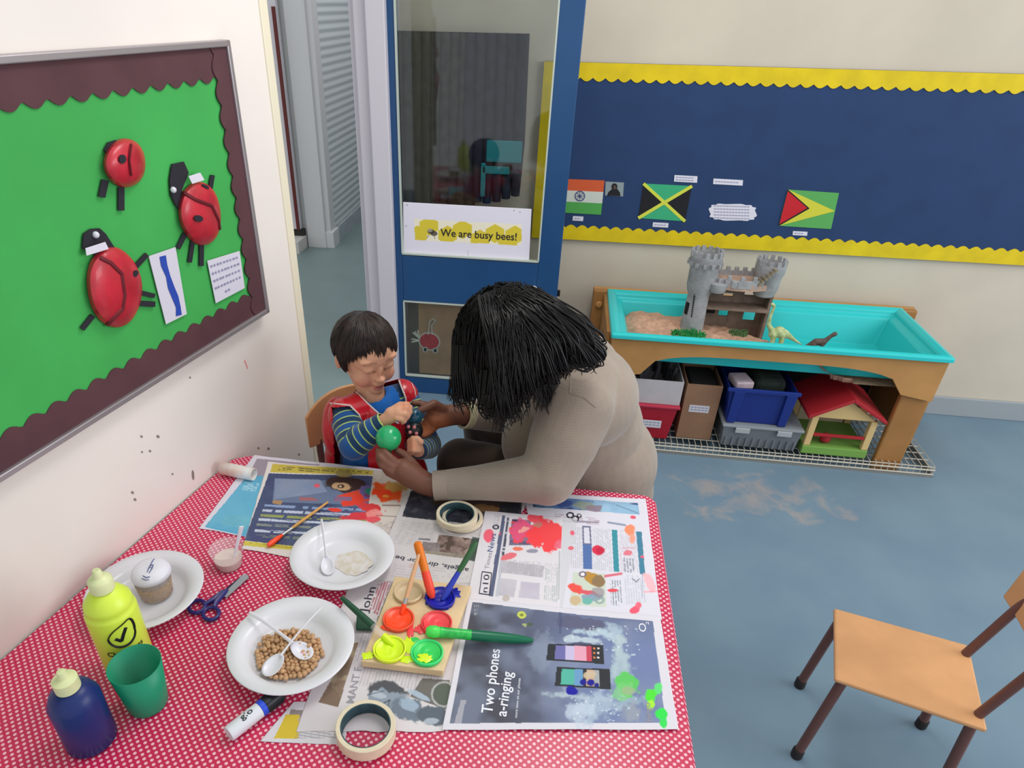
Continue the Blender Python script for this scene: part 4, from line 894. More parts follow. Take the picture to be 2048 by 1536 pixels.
# B right-hand page
s = Sheet([(1046, 986), (1291, 1000), (1323, 1242), (1100, 1226)], 'd9d6e0', jag=.006, seed=12)
s.photo([(1062, 994), (1275, 1008), (1279, 1031), (1066, 1016)], '5a7ba6', '8fb0cc', 22, 3, '3c4a80'); s.blob(1092, 1004, 34, 8, '24404c', .9, .05, 3, .6); s.blob(1128, 1009, 20, 8, '3c4f8e', .9, .1, 5, .5); s.blob(1165, 1013, 26, 8, '8f9888', .9, .1, 7, .6); s.blob(1195, 1020, 26, 6, '8f7a88', .9, .1, 9, .5); s.photo([(1206, 1010), (1276, 1012), (1278, 1031), (1200, 1026)], '9cc0da', '8db4d0', 30, 2); s.line([(1232, 1012), (1275, 1028)], 2, '6a8298', .8)
s.lines([(1110, 1030), (1200, 1040), (1198, 1052), (1108, 1046)], 'x', .007, 'a88a98', .7, .5, 4, .01)
for i, (x, y, r) in enumerate(((1140, 1033, 8), (1150, 1040, 8), (1158, 1034, 5))): s.disc(x, y, r, r*.8, '26252e', 1, .3*i, .55)
s.line([(1150, 1046), (1196, 1047)], 3.4, '7a7088', .7)
s.lines([(1140, 1055), (1163, 1057), (1168, 1140), (1140, 1138)], 'y', .0042, 'b0acb4', .6, .5, 3); s.lines([(1185, 1058), (1220, 1060), (1226, 1146), (1186, 1142)], 'y', .0042, 'aeb0b8', .6, .5, 4); s.lines([(1238, 1062), (1272, 1064), (1280, 1148), (1240, 1146)], 'y', .0042, 'b4b0bc', .5, .5, 5)
s.poly([(1164, 1054), (1181, 1055), (1183, 1092), (1165, 1091)], '6f6f8c'); s.poly([(1167, 1057), (1178, 1058), (1180, 1089), (1168, 1088)], 'd6d4e0'); s.poly([(1165, 1091), (1183, 1092), (1184, 1141), (1166, 1140)], '5571a8')
s.poly([(1223, 1061), (1234, 1062), (1238, 1147), (1227, 1146)], '3c8f9c'); s.poly([(1272, 1064), (1283, 1065), (1290, 1154), (1279, 1150)], '47809a'); s.lines([(1244, 1118), (1268, 1120), (1270, 1150), (1246, 1146)], 'y', .006, '77808c', .7)
s.poly([(1146, 1146), (1210, 1150), (1212, 1216), (1140, 1212)], 'c9d0c2'); s.blob(1186, 1160, 24, 13, 'b98a3c', 1, .5, 3, .3); s.blob(1197, 1165, 14, 12, '8f7454', 1, 0, 5, .3); s.disc(1165, 1151, 8, 6, '7c7080'); s.disc(1165, 1151, 4, 3.4, 'ece6e6')
s.blob(1152, 1180, 16, 10, 'e8544a', 1, .3, 4, .5); s.blob(1174, 1187, 22, 5, 'd85a66', 1, .15, 5, .4); s.blob(1184, 1196, 20, 8, '7f9ab0', .9, 0, 7, .6); s.blob(1150, 1203, 12, 10, 'c9b28c', 1, 0, 9, .4); s.blob(1177, 1204, 12, 8, '6fb0a6', 1, 0, 11, .5); s.disc(1199, 1202, 10, 8, '8fa8a4', .9, 0, .5); s.blob(1198, 1187, 12, 9, '90808c', .7, 0, 14, .6)
s.lines([(1220, 1162), (1242, 1164), (1246, 1214), (1222, 1212)], 'y', .0052, '7c8a92', .8, .45, 3); s.lines([(1246, 1152), (1285, 1154), (1294, 1206), (1250, 1212)], 'y', .0052, 'b9bdc8', .6)
s.poly([(1155, 1040), (1120, 1038), (1117, 1220), (1124, 1222)], 'c9c9cc', .6); s.line([(1120, 1060), (1116, 1222)], 2.5, 'a8acae', .8)  # fold shading painted along the crease
s.blob(1144, 1068, 5, 5, 'e8607a', 1, 0, 2, .3); s.blob(1142, 1098, 6, 4, 'e06a78', 1, 0, 4, .4); s.blob(1266, 1036, 7, 4, 'e05a74', 1, 0, 4, .4); s.line([(1216, 1047), (1250, 1052)], 4, '73819c', .8); s.blob(1258, 1064, 12, 12, 'f0906c', 1, 0, 6, .6); s.blob(1264, 1078, 5, 10, 'f0a08a', 1, 0, 8, .4)
s.blob(1195, 1103, 14, 11, 'd6304e', 1, .2, 21, .3); s.blob(1200, 1104, 8, 7, 'c02440', .8, 0, 23, .4); s.blob(1255, 1108, 13, 6, 'e07a88', 1, -.3, 7, .6); s.line([(1243, 1098), (1270, 1098)], 1.4, 'd87a88', .8); s.blob(1284, 1116, 4, 3, 'e0607a', 1); s.line([(1210, 1155), (1242, 1150)], 5, 'd8586a', .9); s.blob(1225, 1183, 11, 3.5, 'e0505c', 1, 0, 5, .3)
s.blob(1298, 1165, 10, 22, 'eeb4bc', .9, -.5, 5, .5); s.line([(1288, 1186), (1318, 1184)], 3, 'f09aa4', .8); s.blob(1270, 1222, 12, 7, 'ea5a70', 1, -.4, 6, .35); s.blob(1277, 1212, 7, 7, 'ea6a7c', 1, 0, 8, .4); s.line([(1264, 1160), (1272, 1166), (1278, 1160)], 2, '5c5c74', .8); s.line([(1284, 1150), (1284, 1196)], 2, '8a94b0', .5)
news(s, 'newspaper', 'page with blue and teal columns, at the far right corner of the table', 3)
# A left-hand page
s = Sheet([(970, 1024), (1124, 1037), (1118, 1224), (933, 1203)], 'dbd5da', jag=.005, seed=15)
s.lines([(990, 1030), (1004, 1031), (994, 1060), (986, 1058)], 'y', .005, 'a8a2ac', .6); s.disc(991.5, 1057, 7, 5, '3a3848', 1, 0, .5)
s.poly([(1004, 1033), (1011, 1033.5), (986, 1196), (977, 1195)], '5c617c'); s.poly([(1013, 1036), (1020, 1037), (996, 1197), (990, 1196)], 'aab0bc', .7); s.lines([(1014, 1038), (1021, 1038), (1008, 1118), (1003, 1118)], 'y', .012, '38364a', .9, .8, 2, .004)
s.lines([(1006, 1120), (1120, 1130), (1119, 1142), (1004, 1132)], 'y', .0042, 'b0aab4', .6); s.photo([(1004, 1124), (1088, 1134), (1086, 1158), (1000, 1148)], 'c2bcc2', 'b6b0b8', 30, 2); s.lines([(1004, 1124), (1088, 1134), (1086, 1158), (1000, 1148)], 'y', .004, 'a09aa4', .5)
s.photo([(1001, 1160), (1034, 1163), (1028, 1198), (996, 1194)], 'c4bec6', 'b8b2bc', 30, 5); s.photo([(1042, 1166), (1080, 1169), (1078, 1202), (1036, 1198)], 'bdb4c4', 'c6bfca', 30, 7)
s.lines([(1090, 1135), (1117, 1138), (1114, 1206), (1086, 1202)], 'y', .004, 'a6b0b0', .7)
s.line([(1119, 1105), (1117, 1200)], 3, 'a2a8a8', .7)  # painted shade beside the fold
s.poly([(1024, 1040), (1062, 1043), (1058, 1092), (1018, 1086)], '6a5078', .85); s.poly([(1025, 1042), (1045, 1043), (1042, 1051), (1024, 1050)], '2c2a3a', .9); s.poly([(1019, 1083), (1060, 1086), (1072, 1092), (1018, 1093)], '5a5474', .9)
s.blob(977, 1074, 11, 14, 'f06478', 1, .2, 3, .25); s.blob(1070, 1068, 52, 30, 'ee4a54', 1, .1, 5, .75); s.blob(1044, 1066, 24, 22, 'e05a86', .8, 0, 7, .8); s.blob(1085, 1070, 32, 24, 'f5454a', 1, 0, 9, .6); s.blob(1106, 1068, 24, 20, 'f24a4e', 1, 0, 11, .5); s.blob(1068, 1040, 14, 8, 'ee5560', 1, .3, 14, .6); s.blob(1096, 1094, 14, 14, 'f2484e', 1, .6, 16, .5); s.blob(1118, 1090, 10, 10, 'e8687c', .9, 0, 18, .5)
s.blob(1050, 1062, 12, 5, 'f0b0a0', .8, -.4, 20, .9, 90); s.blob(1075, 1052, 10, 4, '9a8a78', .6, 0, 22, .9, 90)
s.blob(1036, 1100, 12, 4.5, 'e87860', 1, 0, 3, .5); s.blob(1017, 1115, 18, 6, 'e07078', 1, -.35, 5, .5); s.blob(1064, 1104, 12, 4, '8a889c', .9, 0, 7, .5); s.blob(1012, 1200, 8, 6, 'b4a89c', .8, 0, 9, .6)
na = news(s, 'newspaper', 'sports newspaper page with a dark vertical bar and a large splash of red paint', 4)
paper_text('masthead', 'Times', (977, 1141), (984, 1108), .009, inkG, na, 4); paper_text('masthead', 'News', (985, 1106), (992, 1070), .0125, inkB, na, 4)
a_, b_, c_, d_ = onz(958, 1190, .5515), onz(978, 1193, .5515), onz(983, 1149, .5515), onz(964, 1146, .5515)
def onp(P, layer, e=.0006): P = np.array(P); P[2] = .5506+layer*.0006+float(wave(P[0], P[1]))+e; return P
m = MB()
for p, q in ((a_, b_), (b_, c_), (c_, d_), (d_, a_)): m.tube([onp(p, 4), onp(q, 4)], .0016, 4, flat=.2)
obj('logo_box', m, inkD, na); paper_text('logo', 'n10', (974, 1188), (979, 1152), .012, inkD, na, 4)
# C advert page
s = Sheet([(936, 1200), (1319, 1236), (1356, 1462), (884, 1462)], 'd8d4dc', jag=.004, seed=18)
ad = [(944.5, 1207.5), (1122, 1228), (1304.5, 1246), (1331, 1449), (899, 1449)]
mk = s.mpoly(ad).astype(float); s.col(mk, '4c4c56'); t = np.clip((s.PX-985+(1330-s.PY)*.15)/190, 0, 1); s.col(mk*t*.95, '6b7594'); t2 = np.clip((s.PX-1080)/120, 0, 1)*np.clip((s.PY-1240)/60, 0, 1); s.col(mk*t2*.8, '7482ac')
s.col(mk*np.clip((fbm(s.X, s.Y, 14, 3)-.45)*2.2, 0, .5), '8a94ac'); s.blob(1165, 1250, 60, 14, '5c5a74', .8, .1, 3, .5)
for k, (x, y, rx, ry, c_, a) in enumerate(((1180, 1268, 50, 10, 'b9cdd8', .8), (1160, 1282, 55, 7, 'c9d8de', .7), (1225, 1275, 30, 20, 'b4c8d4', .7), (1238, 1310, 20, 40, 'b9c9cc', .8), (1245, 1345, 22, 34, 'a9bcc4', .8), (1150, 1395, 60, 10, 'c2d2d6', .6), (1190, 1415, 55, 42, 'a8b8ca', .8), (1160, 1425, 40, 30, 'c2cede', .7), (1250, 1400, 40, 20, '9fb6c0', .7), (1085, 1310, 30, 40, '8d98ac', .5), (1270, 1425, 24, 30, '9aa0a8', .7))): s.blob(x, y, rx, ry, c_, a, .1, 40+k, .9, 50, True)
for k in range(70):
    x = 1130+150*RNG.rand(); y = 1255+RNG.rand()*60 if k < 40 else 1385+RNG.rand()*60; s.disc(x, y, 1.2+1.6*RNG.rand(), 1+RNG.rand(), 'dce6ea', .6)
s.poly([(1118, 1226), (1125, 1228), (1122, 1270), (1117, 1270)], '46506e', .6)  # fold shading painted into the advert at the crease
s.disc(1043, 1233, 9, 7, 'c6cf58', 1, .2); s.disc(1043, 1233, 4, 3, '7e8a44', 1); s.poly([(1042, 1250), (1056, 1251), (1050, 1258)], 'b0b878', .8); s.blob(1058, 1252, 8, 5, '4a5a3c', .8, 0, 3, .4)
for j in range(3): s.lines([(948, 1212+8*j), (957, 1213+8*j), (956, 1218+8*j), (947, 1217+8*j)], 'y', .004, 'a8a8b0', .8)
def phone(q, cols, seed):
    s.poly(q, '2f3236'); (a, b, c_, d) = q
    for u0, u1, cc in cols: s.poly([lerp(lerp(a, b, u0), lerp(d, c_, u0), .08), lerp(lerp(a, b, u1), lerp(d, c_, u1), .08), lerp(lerp(a, b, u1), lerp(d, c_, u1), .90), lerp(lerp(a, b, u0), lerp(d, c_, u0), .90)], cc)
phone([(1096, 1291), (1205, 1293), (1208, 1331), (1092, 1324)], [(.14, .32, '6e6ca4'), (.32, .48, 'c3b8d8'), (.48, .70, 'e0a0b4'), (.70, .79, 'c4485c')], 1)
for j in range(3):
    for i in range(2): s.disc(1188+i*8, 1300+j*9, 2.2, 2, ('e8824a', 'e6e0e0')[i], .9)
s.blob(1160, 1291, 22, 4, '4a4a62', .9, 0, 3, .4)
phone([(1113, 1337), (1219, 1341), (1221, 1381), (1109, 1375)], [(.10, .34, '55b09c'), (.34, .50, '6a98c0'), (.56, .70, 'c8a488'), (.70, .80, 'a2a4a6')], 2)
s.blob(1178, 1352, 14, 8, 'c8b49a', .9, 0, 5, .7)
s.blob(1142, 1384, 14, 10, '1b1a9a', 1, .3, 3, .35); s.blob(1166, 1367, 7, 6, '1b1a8c', 1, 0, 5, .3); s.blob(1181, 1368, 8, 7, '1b1a8c', 1, 0, 7, .3); s.blob(1193, 1373, 5, 5, '20227c', 1, 0, 9, .3)
s.blob(1255, 1372, 27, 22, '5cc45a', .95, .3, 31, .6); s.blob(1243, 1385, 26, 18, '7ac878', .7, 0, 33, .6); s.blob(1258, 1384, 14, 9, 'a8a890', .6, 0, 35, .5)
s.blob(1301, 1393, 12, 16, '52dd3c', 1, .3, 41, .5); s.blob(1316, 1378, 8, 12, '5ee070', .9, .2, 43, .5); s.blob(1300, 1412, 8, 12, 'a4e83c', 1, .2, 45, .4); s.blob(1322, 1432, 12, 12, '34dc50', 1, .8, 47, .45); s.blob(1326, 1448, 7, 12, '3ad85a', 1, 0, 49, .4)
s.poly([(922, 1402), (932, 1403), (922, 1450), (908, 1450)], 'a8a6b0', .9)
s.blob(1330, 1250, 60, 4, 'c8c4cc', .6, 1.4, 3, .4)
nc = news(s, 'newspaper', 'advert page of two phones with white lettering on dark blue, nearest the table edge', 5)
paper_text('slogan', 'Two phones', (984, 1430), (1000, 1302), .0195, inkW, nc, 5); paper_text('slogan', 'a-ringing', (1012, 1436), (1024, 1348), .0185, inkW, nc, 5)
paper_text('small_print', 'more news on our phones', (1034, 1438), (1041, 1360), .005, inkW, nc, 5)
paper_text('logo', 'O', (1291, 1268), (1291, 1251), .014, inkW, nc, 5); paper_text('logo', '2', (1297, 1253), (1297, 1247), .006, inkW, nc, 5)
paper_text('slogan', 'bingo', (1303, 1446), (1299, 1408), .010, inkG, nc, 5)
# ================================================================== THINGS ON THE TABLE
T0 = .5545
cer = mat('white glazed china', 'd9d7dc', rough=.25, spec=.5); plastic_w = mat('white plastic', 'dddae2', rough=.3, spec=.5)
def plate(px, py, r, label):
    c = onz(px, py, T0+.030); c[2] = T0
    prof = [(.002, .0012), (r*.52, .0012), (r*.55, 0), (r*.60, .0015), (r*.70, .012), (r*.78, .021), (r*.99, .0305), (r, .032), (r*.985, .0338), (r*.79, .0258), (r*.715, .0215), (r*.66, .012), (r*.58, .0066), (r*.45, .0052), (.002, .005)]
    m = MB().lathe(c, prof, 72); o = obj('soup_plate', m, cer, smooth='all'); return tag(o, label, 'plate', 'white soup plates on the table'), c
p1, c1_ = plate(685, 1107, .1085, 'white soup plate with a single spoon and pale residue, on the papers')
p2, c2_ = plate(583, 1286, .1125, 'white soup plate of chickpeas with two crossed spoons')
p3, c3_ = plate(290, 1178, .1100, 'white soup plate by the wall holding a small clear pot')
def spoon(bowl, end, label, wdt=.0165, grp='white plastic spoons'):
    b = Vector(bowl); e = Vector(end); u = (e-b).normalized(); s_ = u.cross(Vector((0, 0, 1))).normalized(); w = s_.cross(u)
    t = thing('plastic_spoon', b, label, 'spoon', grp)
    m = MB(); vs = []; nu, nv = 22, 5
    for k in (0, 1):
        for i in range(nv+1):
            f = i/nv
            for j in range(nu):
                a = 2*math.pi*j/nu; rx = .0235*f*math.cos(a); ry = wdt*f*math.sin(a)*(1-.12*math.cos(a))
                vs.append(b+u*rx+s_*ry+w*(-.0065*(1-f*f)+k*.0012+.001))
    fs = []
    for k in (0, 1):
        o = k*(nv+1)*nu; fs += [(o+i*nu+j, o+i*nu+(j+1) % nu, o+(i+1)*nu+(j+1) % nu, o+(i+1)*nu+j) for i in range(nv) for j in range(nu)]
    o = (nv+1)*nu; fs += [(nv*nu+j, nv*nu+(j+1) % nu, o+nv*nu+(j+1) % nu, o+nv*nu+j) for j in range(nu)]
    obj('bowl', m.add(vs, fs), plastic_w, t, smooth='all')
    L = (e-b).length; pts = [b+u*(.019+(L-.019)*i/8)+w*(.0022+.004*math.sin(math.pi*i/8)) for i in range(9)]; rad = [.0045, .0034, .003, .0029, .003, .0031, .0033, .0037, .0032]
    obj('handle', MB().tube(pts, rad, 8, flat=.55), plastic_w, t); return t
spoon(onz(655, 1131, T0+.014), onz(643, 1040, T0+.050), 'white plastic spoon alone in the plate with pale residue', .014)
spoon(onz(603, 1301, T0+.0175), onz(499, 1226, T0+.042), 'white plastic spoon whose handle points up-left, with a pink spot in its bowl')
sp2 = spoon(onz(547, 1330, T0+.024), onz(643, 1216, T0+.050), 'white plastic spoon lying on top, its handle pointing up-right')
tag(obj('pink_spot', MB().ell(onz(604, 1304, T0+.013), (.0035, .003, .001)), mat('pink spot', 'd89aa0', .5)), 'tiny pink crumb in the bowl of a white spoon', 'crumb')
# pale residue in plate 1
m = MB()
for (ox, oy, rx, ry) in ((.02, .002, .040, .034), (.034, -.012, .022, .022), (.010, .014, .022, .018)):
    P = [(c1_[0]+ox+rx*(1+.12*math.sin(5*a+ox*90))*math.cos(a), c1_[1]+oy+ry*(1+.1*math.cos(4*a))*math.sin(a)) for a in [2*math.pi*i/40 for i in range(40)]]
    m.prism([(x, y, T0+.0056+.0004*(ox > .03)+.0002*(ox < .015)+max(0, math.hypot(x-c1_[0], y-c1_[1])-.050)*.30) for x, y in P], (0, 0, .0004))
tag(obj('rice_residue', m, mat('beige residue', 'cbbfac', rough=.8, col2='d9d3d2', vscale=60)), 'thin beige residue left in the plate with one spoon', 'residue', kind='stuff')
# chickpeas, one by one
pea = MB().ell((0, 0, 0), (.0050, .0044, .0042), nu=12, nv=8).ell((.0040, 0, .0004), (.0014, .0014, .0014), nu=8, nv=5)
pe = mesh_of(pea, mat('chickpea skin', 'c39a72', rough=.6, var=.12, vscale=120), 'all'); pc_ = (c2_[0]-.003, c2_[1]-.008); k = 0
pos = []
for ring_ in range(2):
    g = .0090
    for i in range(-10, 11):
        for j in range(-10, 11):
            x = (i+.5*(j % 2)+.5*ring_)*g+random.uniform(-.0013, .0013); y = (j*.87+.4*ring_)*g+random.uniform(-.0013, .0013)
            rr_ = math.hypot(x/.062, y/.058)+.10*noise.noise(Vector((x*60, y*60, ring_)))
            if rr_ < (1. if ring_ == 0 else .82) and not (ring_ and random.random() < .45):
                if ring_ and (abs(x+.03) < .026 and abs(y+.028) < .024 or abs(x-.022) < .026 and abs(y+.004) < .02): continue
                R_ = math.hypot(pc_[0]+x-c2_[0], pc_[1]+y-c2_[1]); fl = .0056+max(0, R_-.056)*.55
                pos.append((pc_[0]+x, pc_[1]+y, T0+fl+.0044+ring_*.0068))
for i, p in enumerate(pos):
    o = bpy.data.objects.new('chickpea', pe); COL.objects.link(o); o.location = p; o.rotation_euler = (random.uniform(-.5, .5), random.uniform(-.5, .5), random.uniform(0, 6.28)); sc_ = random.uniform(.92, 1.1); o.scale = (sc_,)*3
    tag(o, 'pale brown dried chickpea heaped in the white soup plate with two crossed spoons', 'chickpea', 'chickpeas in the soup plate')
# clear pot of lentils with a paper lid
c = onz(313, 1183, T0+.012); c[2] = T0+.0066
clear = mat('clear plastic', 'e6e2e6', rough=.12, spec=.6, alpha=.17); 
pt = thing('lidded_pot', c, 'small clear pot of brown lentils with white paper lid, standing in a soup plate', 'pot')
H_ = .058
obj('pot_wall', MB().lathe(c, [(.002, 0), (.030, 0), (.031, .002), (.036, H_), (.035, H_), (.030, .003), (.002, .0025)], 40), clear, pt, smooth='all')
top = Vector((c[0]-.002, c[1]+.004, c[2]+H_+.001))
obj('paper_lid', MB().lathe(top, [(.002, .012), (.018, .011), (.028, .008), (.034, .002), (.0365, -.004), (.0375, -.010), (.0365, -.010), (.0355, -.004), (.033, .0012), (.002, .0105)], 40), mat('white lid', 'dedbe4', rough=.5), pt, smooth='all')
m = MB(); pw_ = [(268, 1146), (280, 1148)]
def onlid(px, py): P = onz(px+17, py+4, top[2]+.011); r_ = math.hypot(P[0]-top[0], P[1]-top[1]); P[2] = top[2]+.0128-max(0, r_-.012)**1*.28; return P
for st_ in ([(268, 1146), (275, 1149), (282, 1147)], [(280, 1135), (285, 1126), (289, 1117), (292, 1113)], [(277, 1141), (282, 1131), (288, 1133), (281, 1142)], [(284, 1128), (290, 1127), (287, 1135)], [(266, 1150), (273, 1153), (280, 1152)]): m.tube([onlid(*q) for q in st_], .0008, 5)
obj('handwriting', m, mat('blue biro', '3a4a80', rough=.5), pt)
m = MB().lathe(c, [(.002, .003), (.0295, .003), (.0335, H_*.62), (.002, H_*.66)], 28)
for i in range(520):
    a = random.random()*6.28; z = random.random(); r_ = .0298+.0038*z; rr_ = r_ if random.random() < .75 else r_*random.random()**.5
    m.ell((c[0]+rr_*math.cos(a)*.97, c[1]+rr_*math.sin(a)*.97, c[2]+.004+z*H_*.6), (.0021, .0018, .0011), Matrix.Rotation(random.random()*3, 3, 'X'), 7, 5)
o = obj('lentils', m, mat('brown lentils', '9a7440', rough=.7, var=.3, vscale=260), pt); o['kind'] = 'stuff'
# clear cup with white glue and a stick
c = onz(459, 1128, T0+.0); c[2] = .5515
cu = thing('clear_cup', c, 'small clear cup half full of creamy white glue, standing on the spotted cloth', 'cup')
obj('cup_wall', MB().lathe(c, [(.002, 0), (.024, 0), (.026, .002), (.0345, .046), (.036, .047), (.0335, .0465), (.0252, .003), (.002, .0022)], 40), clear, cu, smooth='all')
obj('glue', MB().lathe(c, [(.002, .0028), (.0248, .0032), (.0282, .022), (.002, .0225)], 36), mat('creamy glue', 'dcc8c0', rough=.3), cu)
a = onz(466, 1124, .562); b = onz(483, 1053, .645)
tag(obj('glue_spreader', MB().tube([a, a+(b-a)*.5, a+(b-a)*.8, b], [.0030, .0034, .0048, .0052], 8, flat=.45), plastic_w), 'flat white glue spreader leaning in the small clear cup', 'spreader')
# scissors
sc = thing('scissors', onz(440, 1195, .5515), 'closed blue-handled scissors lying on the spotted cloth', 'scissors')
hb = mat('navy handle plastic', '27276b', rough=.35, spec=.5); zs_ = .5565
def loop(cx, cy, rx, ry, an):
    return [onz(cx+rx*math.cos(t)*math.cos(an)-ry*math.sin(t)*math.sin(an), cy+rx*math.cos(t)*math.sin(an)+ry*math.sin(t)*math.cos(an), zs_) for t in [2*math.pi*i/24 for i in range(25)]]
obj('handle', MB().tube(loop(394, 1213, 17, 12, -.3), .0038, 8).tube([onz(407, 1210, zs_), onz(425, 1200, zs_), onz(444, 1186, zs_), onz(452, 1180, zs_)], [.004, .0055, .006, .003], 8), hb, sc)
obj('handle', MB().tube(loop(422, 1227, 16, 12.5, -.2), .0038, 8).tube([onz(428, 1214, zs_+.001), onz(432, 1204, zs_+.002), onz(446, 1188, zs_+.002), onz(455, 1179, zs_+.002)], [.004, .0055, .006, .003], 8), hb, sc)
bld = mat('scissor steel', 'b0b4bc', rough=.4, metal=.6)
for k, (q, o_) in enumerate((((440, 1187), .0), ((444, 1191), .0016))):
    P = [onz(x, y, zs_-.002+o_) for x, y in ((q[0], q[1]), (q[0]+9, q[1]+5), (499-k, 1155), (494, 1149), (486, 1150))]; obj('blade', MB().prism(P, (0, 0, .0012)), bld if k else mat('dark blade', '2a3048', rough=.4, metal=.3), sc, smooth=False)
obj('pivot', MB().lathe(onz(447, 1186, zs_+.001), [(.004, 0), (.0042, .003), (.003, .0042), (.001, .0045)], 16), bld, sc)
# bottle of yellow paint
def P0(px, py, z): q = onz(px, py, z); q[2] = .5515; return q
c = P0(238, 1262, .640)
bt = thing('paint_bottle', c, 'squeezy bottle of lemon-yellow paint with a black tick logo, standing by the wall', 'paint bottle')
yb = mat('lemon plastic', 'd3e94a', rough=.32, spec=.5)
rb = .041
obj('body', MB().lathe(c, [(.004, .001), (rb-.004, .0), (rb, .005), (rb, .142), (rb-.001, .147), (rb-.004, .151), (rb-.003, .156), (rb-.004, .165), (rb-.013, .178), (.020, .186), (.015, .189), (.004, .189)], 48), yb, bt, smooth='all')
obj('cap', MB().lathe(c, [(.004, .190), (.019, .190), (.019, .209), (.016, .213), (.009, .217), (.0065, .229), (.005, .231), (.002, .231)], 32), mat('milky cap', 'd9dca8', rough=.35), bt)
# logo wrapped on the bottle: drop outline with a tick, name below
def wrap(u, z, e=.0006):  # u along the circumference (m), z height
    va = math.atan2(C[1]-c[1], C[0]-c[0])-.05; a = va+u/rb; return (c[0]+(rb+e)*math.cos(a), c[1]+(rb+e)*math.sin(a), c[2]+z)
blk = mat('black ink', '18181a', rough=.5)
cu_, cz_ = .004, .113
drop_ = [(cu_+.0215*math.cos(t), cz_+.0225*math.sin(t)) for t in [2*math.pi*i/40 for i in range(41)]]
drop_ = [(u+.006*max(0, (z-cz_)/.02)*1.1, z+.008*max(0, math.cos(math.atan2(z-cz_, u-cu_)-.9))**6) for u, z in drop_]
obj('logo', MB().tube([wrap(u, z) for u, z in drop_], .0024, 6, flat=.4).tube([wrap(*q) for q in ((-.007, .112), (-.004, .109), (.0005, .103))], .0028, 6, flat=.4).tube([wrap(*q) for q in ((.0005, .103), (.006, .115), (.013, .127))], .0028, 6, flat=.4), blk, bt)
me = text_mesh('Classmates', (0, 0, 0), (1, 0, 0), (0, 1, 0), .011, width=.060, font_off=.012); A_ = coords(me)
W_ = np.array([wrap(x-.028, y+.072, .0008) for x, y, z in A_]); me.vertices.foreach_set('co', W_.astype(np.float32).ravel()); me.update(); me.materials.append(blk); link('lettering', me, bt)
# green beaker and the navy bottle beside it
c = P0(268, 1328, .650)
obj_ = obj('beaker', MB().lathe(c, [(.004, 0), (.031, 0), (.0325, .003), (.0415, .0985), (.0405, .0985), (.0312, .006), (.004, .005)], 48), mat('green plastic', '178a66', rough=.4, spec=.4), smooth='all')
tag(obj_, 'empty green plastic beaker in front of the yellow paint bottle', 'beaker')
c = P0(152, 1408, .640)
nb_ = thing('paint_bottle', c, 'navy blue paint bottle at the near left of the table, beside the green beaker', 'paint bottle')
obj('body', MB().lathe(c, [(.004, 0), (.034, 0), (.038, .004), (.038, .100), (.030, .118), (.016, .128), (.004, .128)], 44), mat('navy plastic', '1a2a66', rough=.35), nb_, smooth='all')
obj('cap', MB().lathe(c, [(.004, .1285), (.018, .1285), (.018, .148), (.008, .152), (.006, .165), (.002, .166)], 28), mat('milky cap'), nb_)
# glue tube
a = onz(562, 1386, .5665); b = onz(455, 1470, .5665); u = b-a; L = np.linalg.norm(u)
gt = thing('glue_stick', (a+b)/2-np.array([0, 0, .0145]), 'white glue stick with black cap and blue band lying at the near edge', 'glue stick')
Rm = Vector(u/L).to_track_quat('Z', 'Y').to_matrix()
obj('cap', MB().lathe(a, [(.002, 0), (.0125, 0), (.0140, .003), (.0140, .034), (.002, .034)], 28, R=Rm), mat('black ribbed cap', '1d2026', rough=.4), gt)
m = MB()
for i in range(14): t_ = i*2*math.pi/14; q = a+np.array(Rm @ Vector((.0143*math.cos(t_), .0143*math.sin(t_), .018))); m.obox(q, (.0014, .0014, .028), R=Rm @ Matrix.Rotation(t_, 3, 'Z'))
obj('cap_rib', m, mat('black ribbed cap'), gt, smooth=False)
obj('band', MB().lathe(a+np.array(u/L*.0345), [(.002, 0), (.0138, 0), (.0138, .009), (.002, .009)], 28, R=Rm), mat('bright blue band', '2448c8', rough=.4), gt)
obj('tube', MB().lathe(a+np.array(u/L*.044), [(.002, 0), (.0134, 0), (.0134, L-.05), (.0125, L-.046), (.002, L-.046)], 28, R=Rm), mat('white sleeve', 'd4d6dc', rough=.4), gt)
def gw(t_, v, e=.0136): q = a+u/L*t_; s__ = np.cross([0, 0, 1], u/L); an = v/.0136; return q+s__*e*math.sin(an)+np.array([0, 0, e*math.cos(an)])
me = text_mesh('glo', (0, 0, 0), (1, 0, 0), (0, 1, 0), .010, width=.022, font_off=.01); A_ = coords(me)
W_ = np.array([gw(.078-x, .004-y, .0140) for x, y, z in A_]); me.vertices.foreach_set('co', W_.astype(np.float32).ravel()); me.update(); me.materials.append(blk); link('lettering', me, gt)
# masking tape
tape = mat('masking tape cream', 'd9cbb0', rough=.6, var=.04, vscale=60); card = mat('tape core', '2f4a52', rough=.7, var=.3, vscale=50)
def roll(px, py, z0, h, ro, ri, label):
    c = onz(px, py, z0+h); c[2] = z0; t = thing('masking_tape', c, label, 'masking tape', 'rolls of masking tape')
    obj('tape', MB().lathe(c, [(ri+.002, 0), (ro-.001, 0), (ro, .001), (ro, h-.001), (ro-.001, h), (ri+.002, h)], 56, close=True), tape, t)
    obj('core', MB().lathe(c, [(ri, .0005), (ri+.0018, .0005), (ri+.0018, h-.0003), (ri, h-.0003)], 56, close=True), card, t); return t
roll(925, 1033, T0+.002, .010, .0470, .037, 'lower masking tape roll, mostly hidden beneath another roll near the woman')
roll(914, 1026, T0+.0125, .016, .0470, .0375, 'cream masking tape roll lying on top of another roll near the woman\'s sleeve')
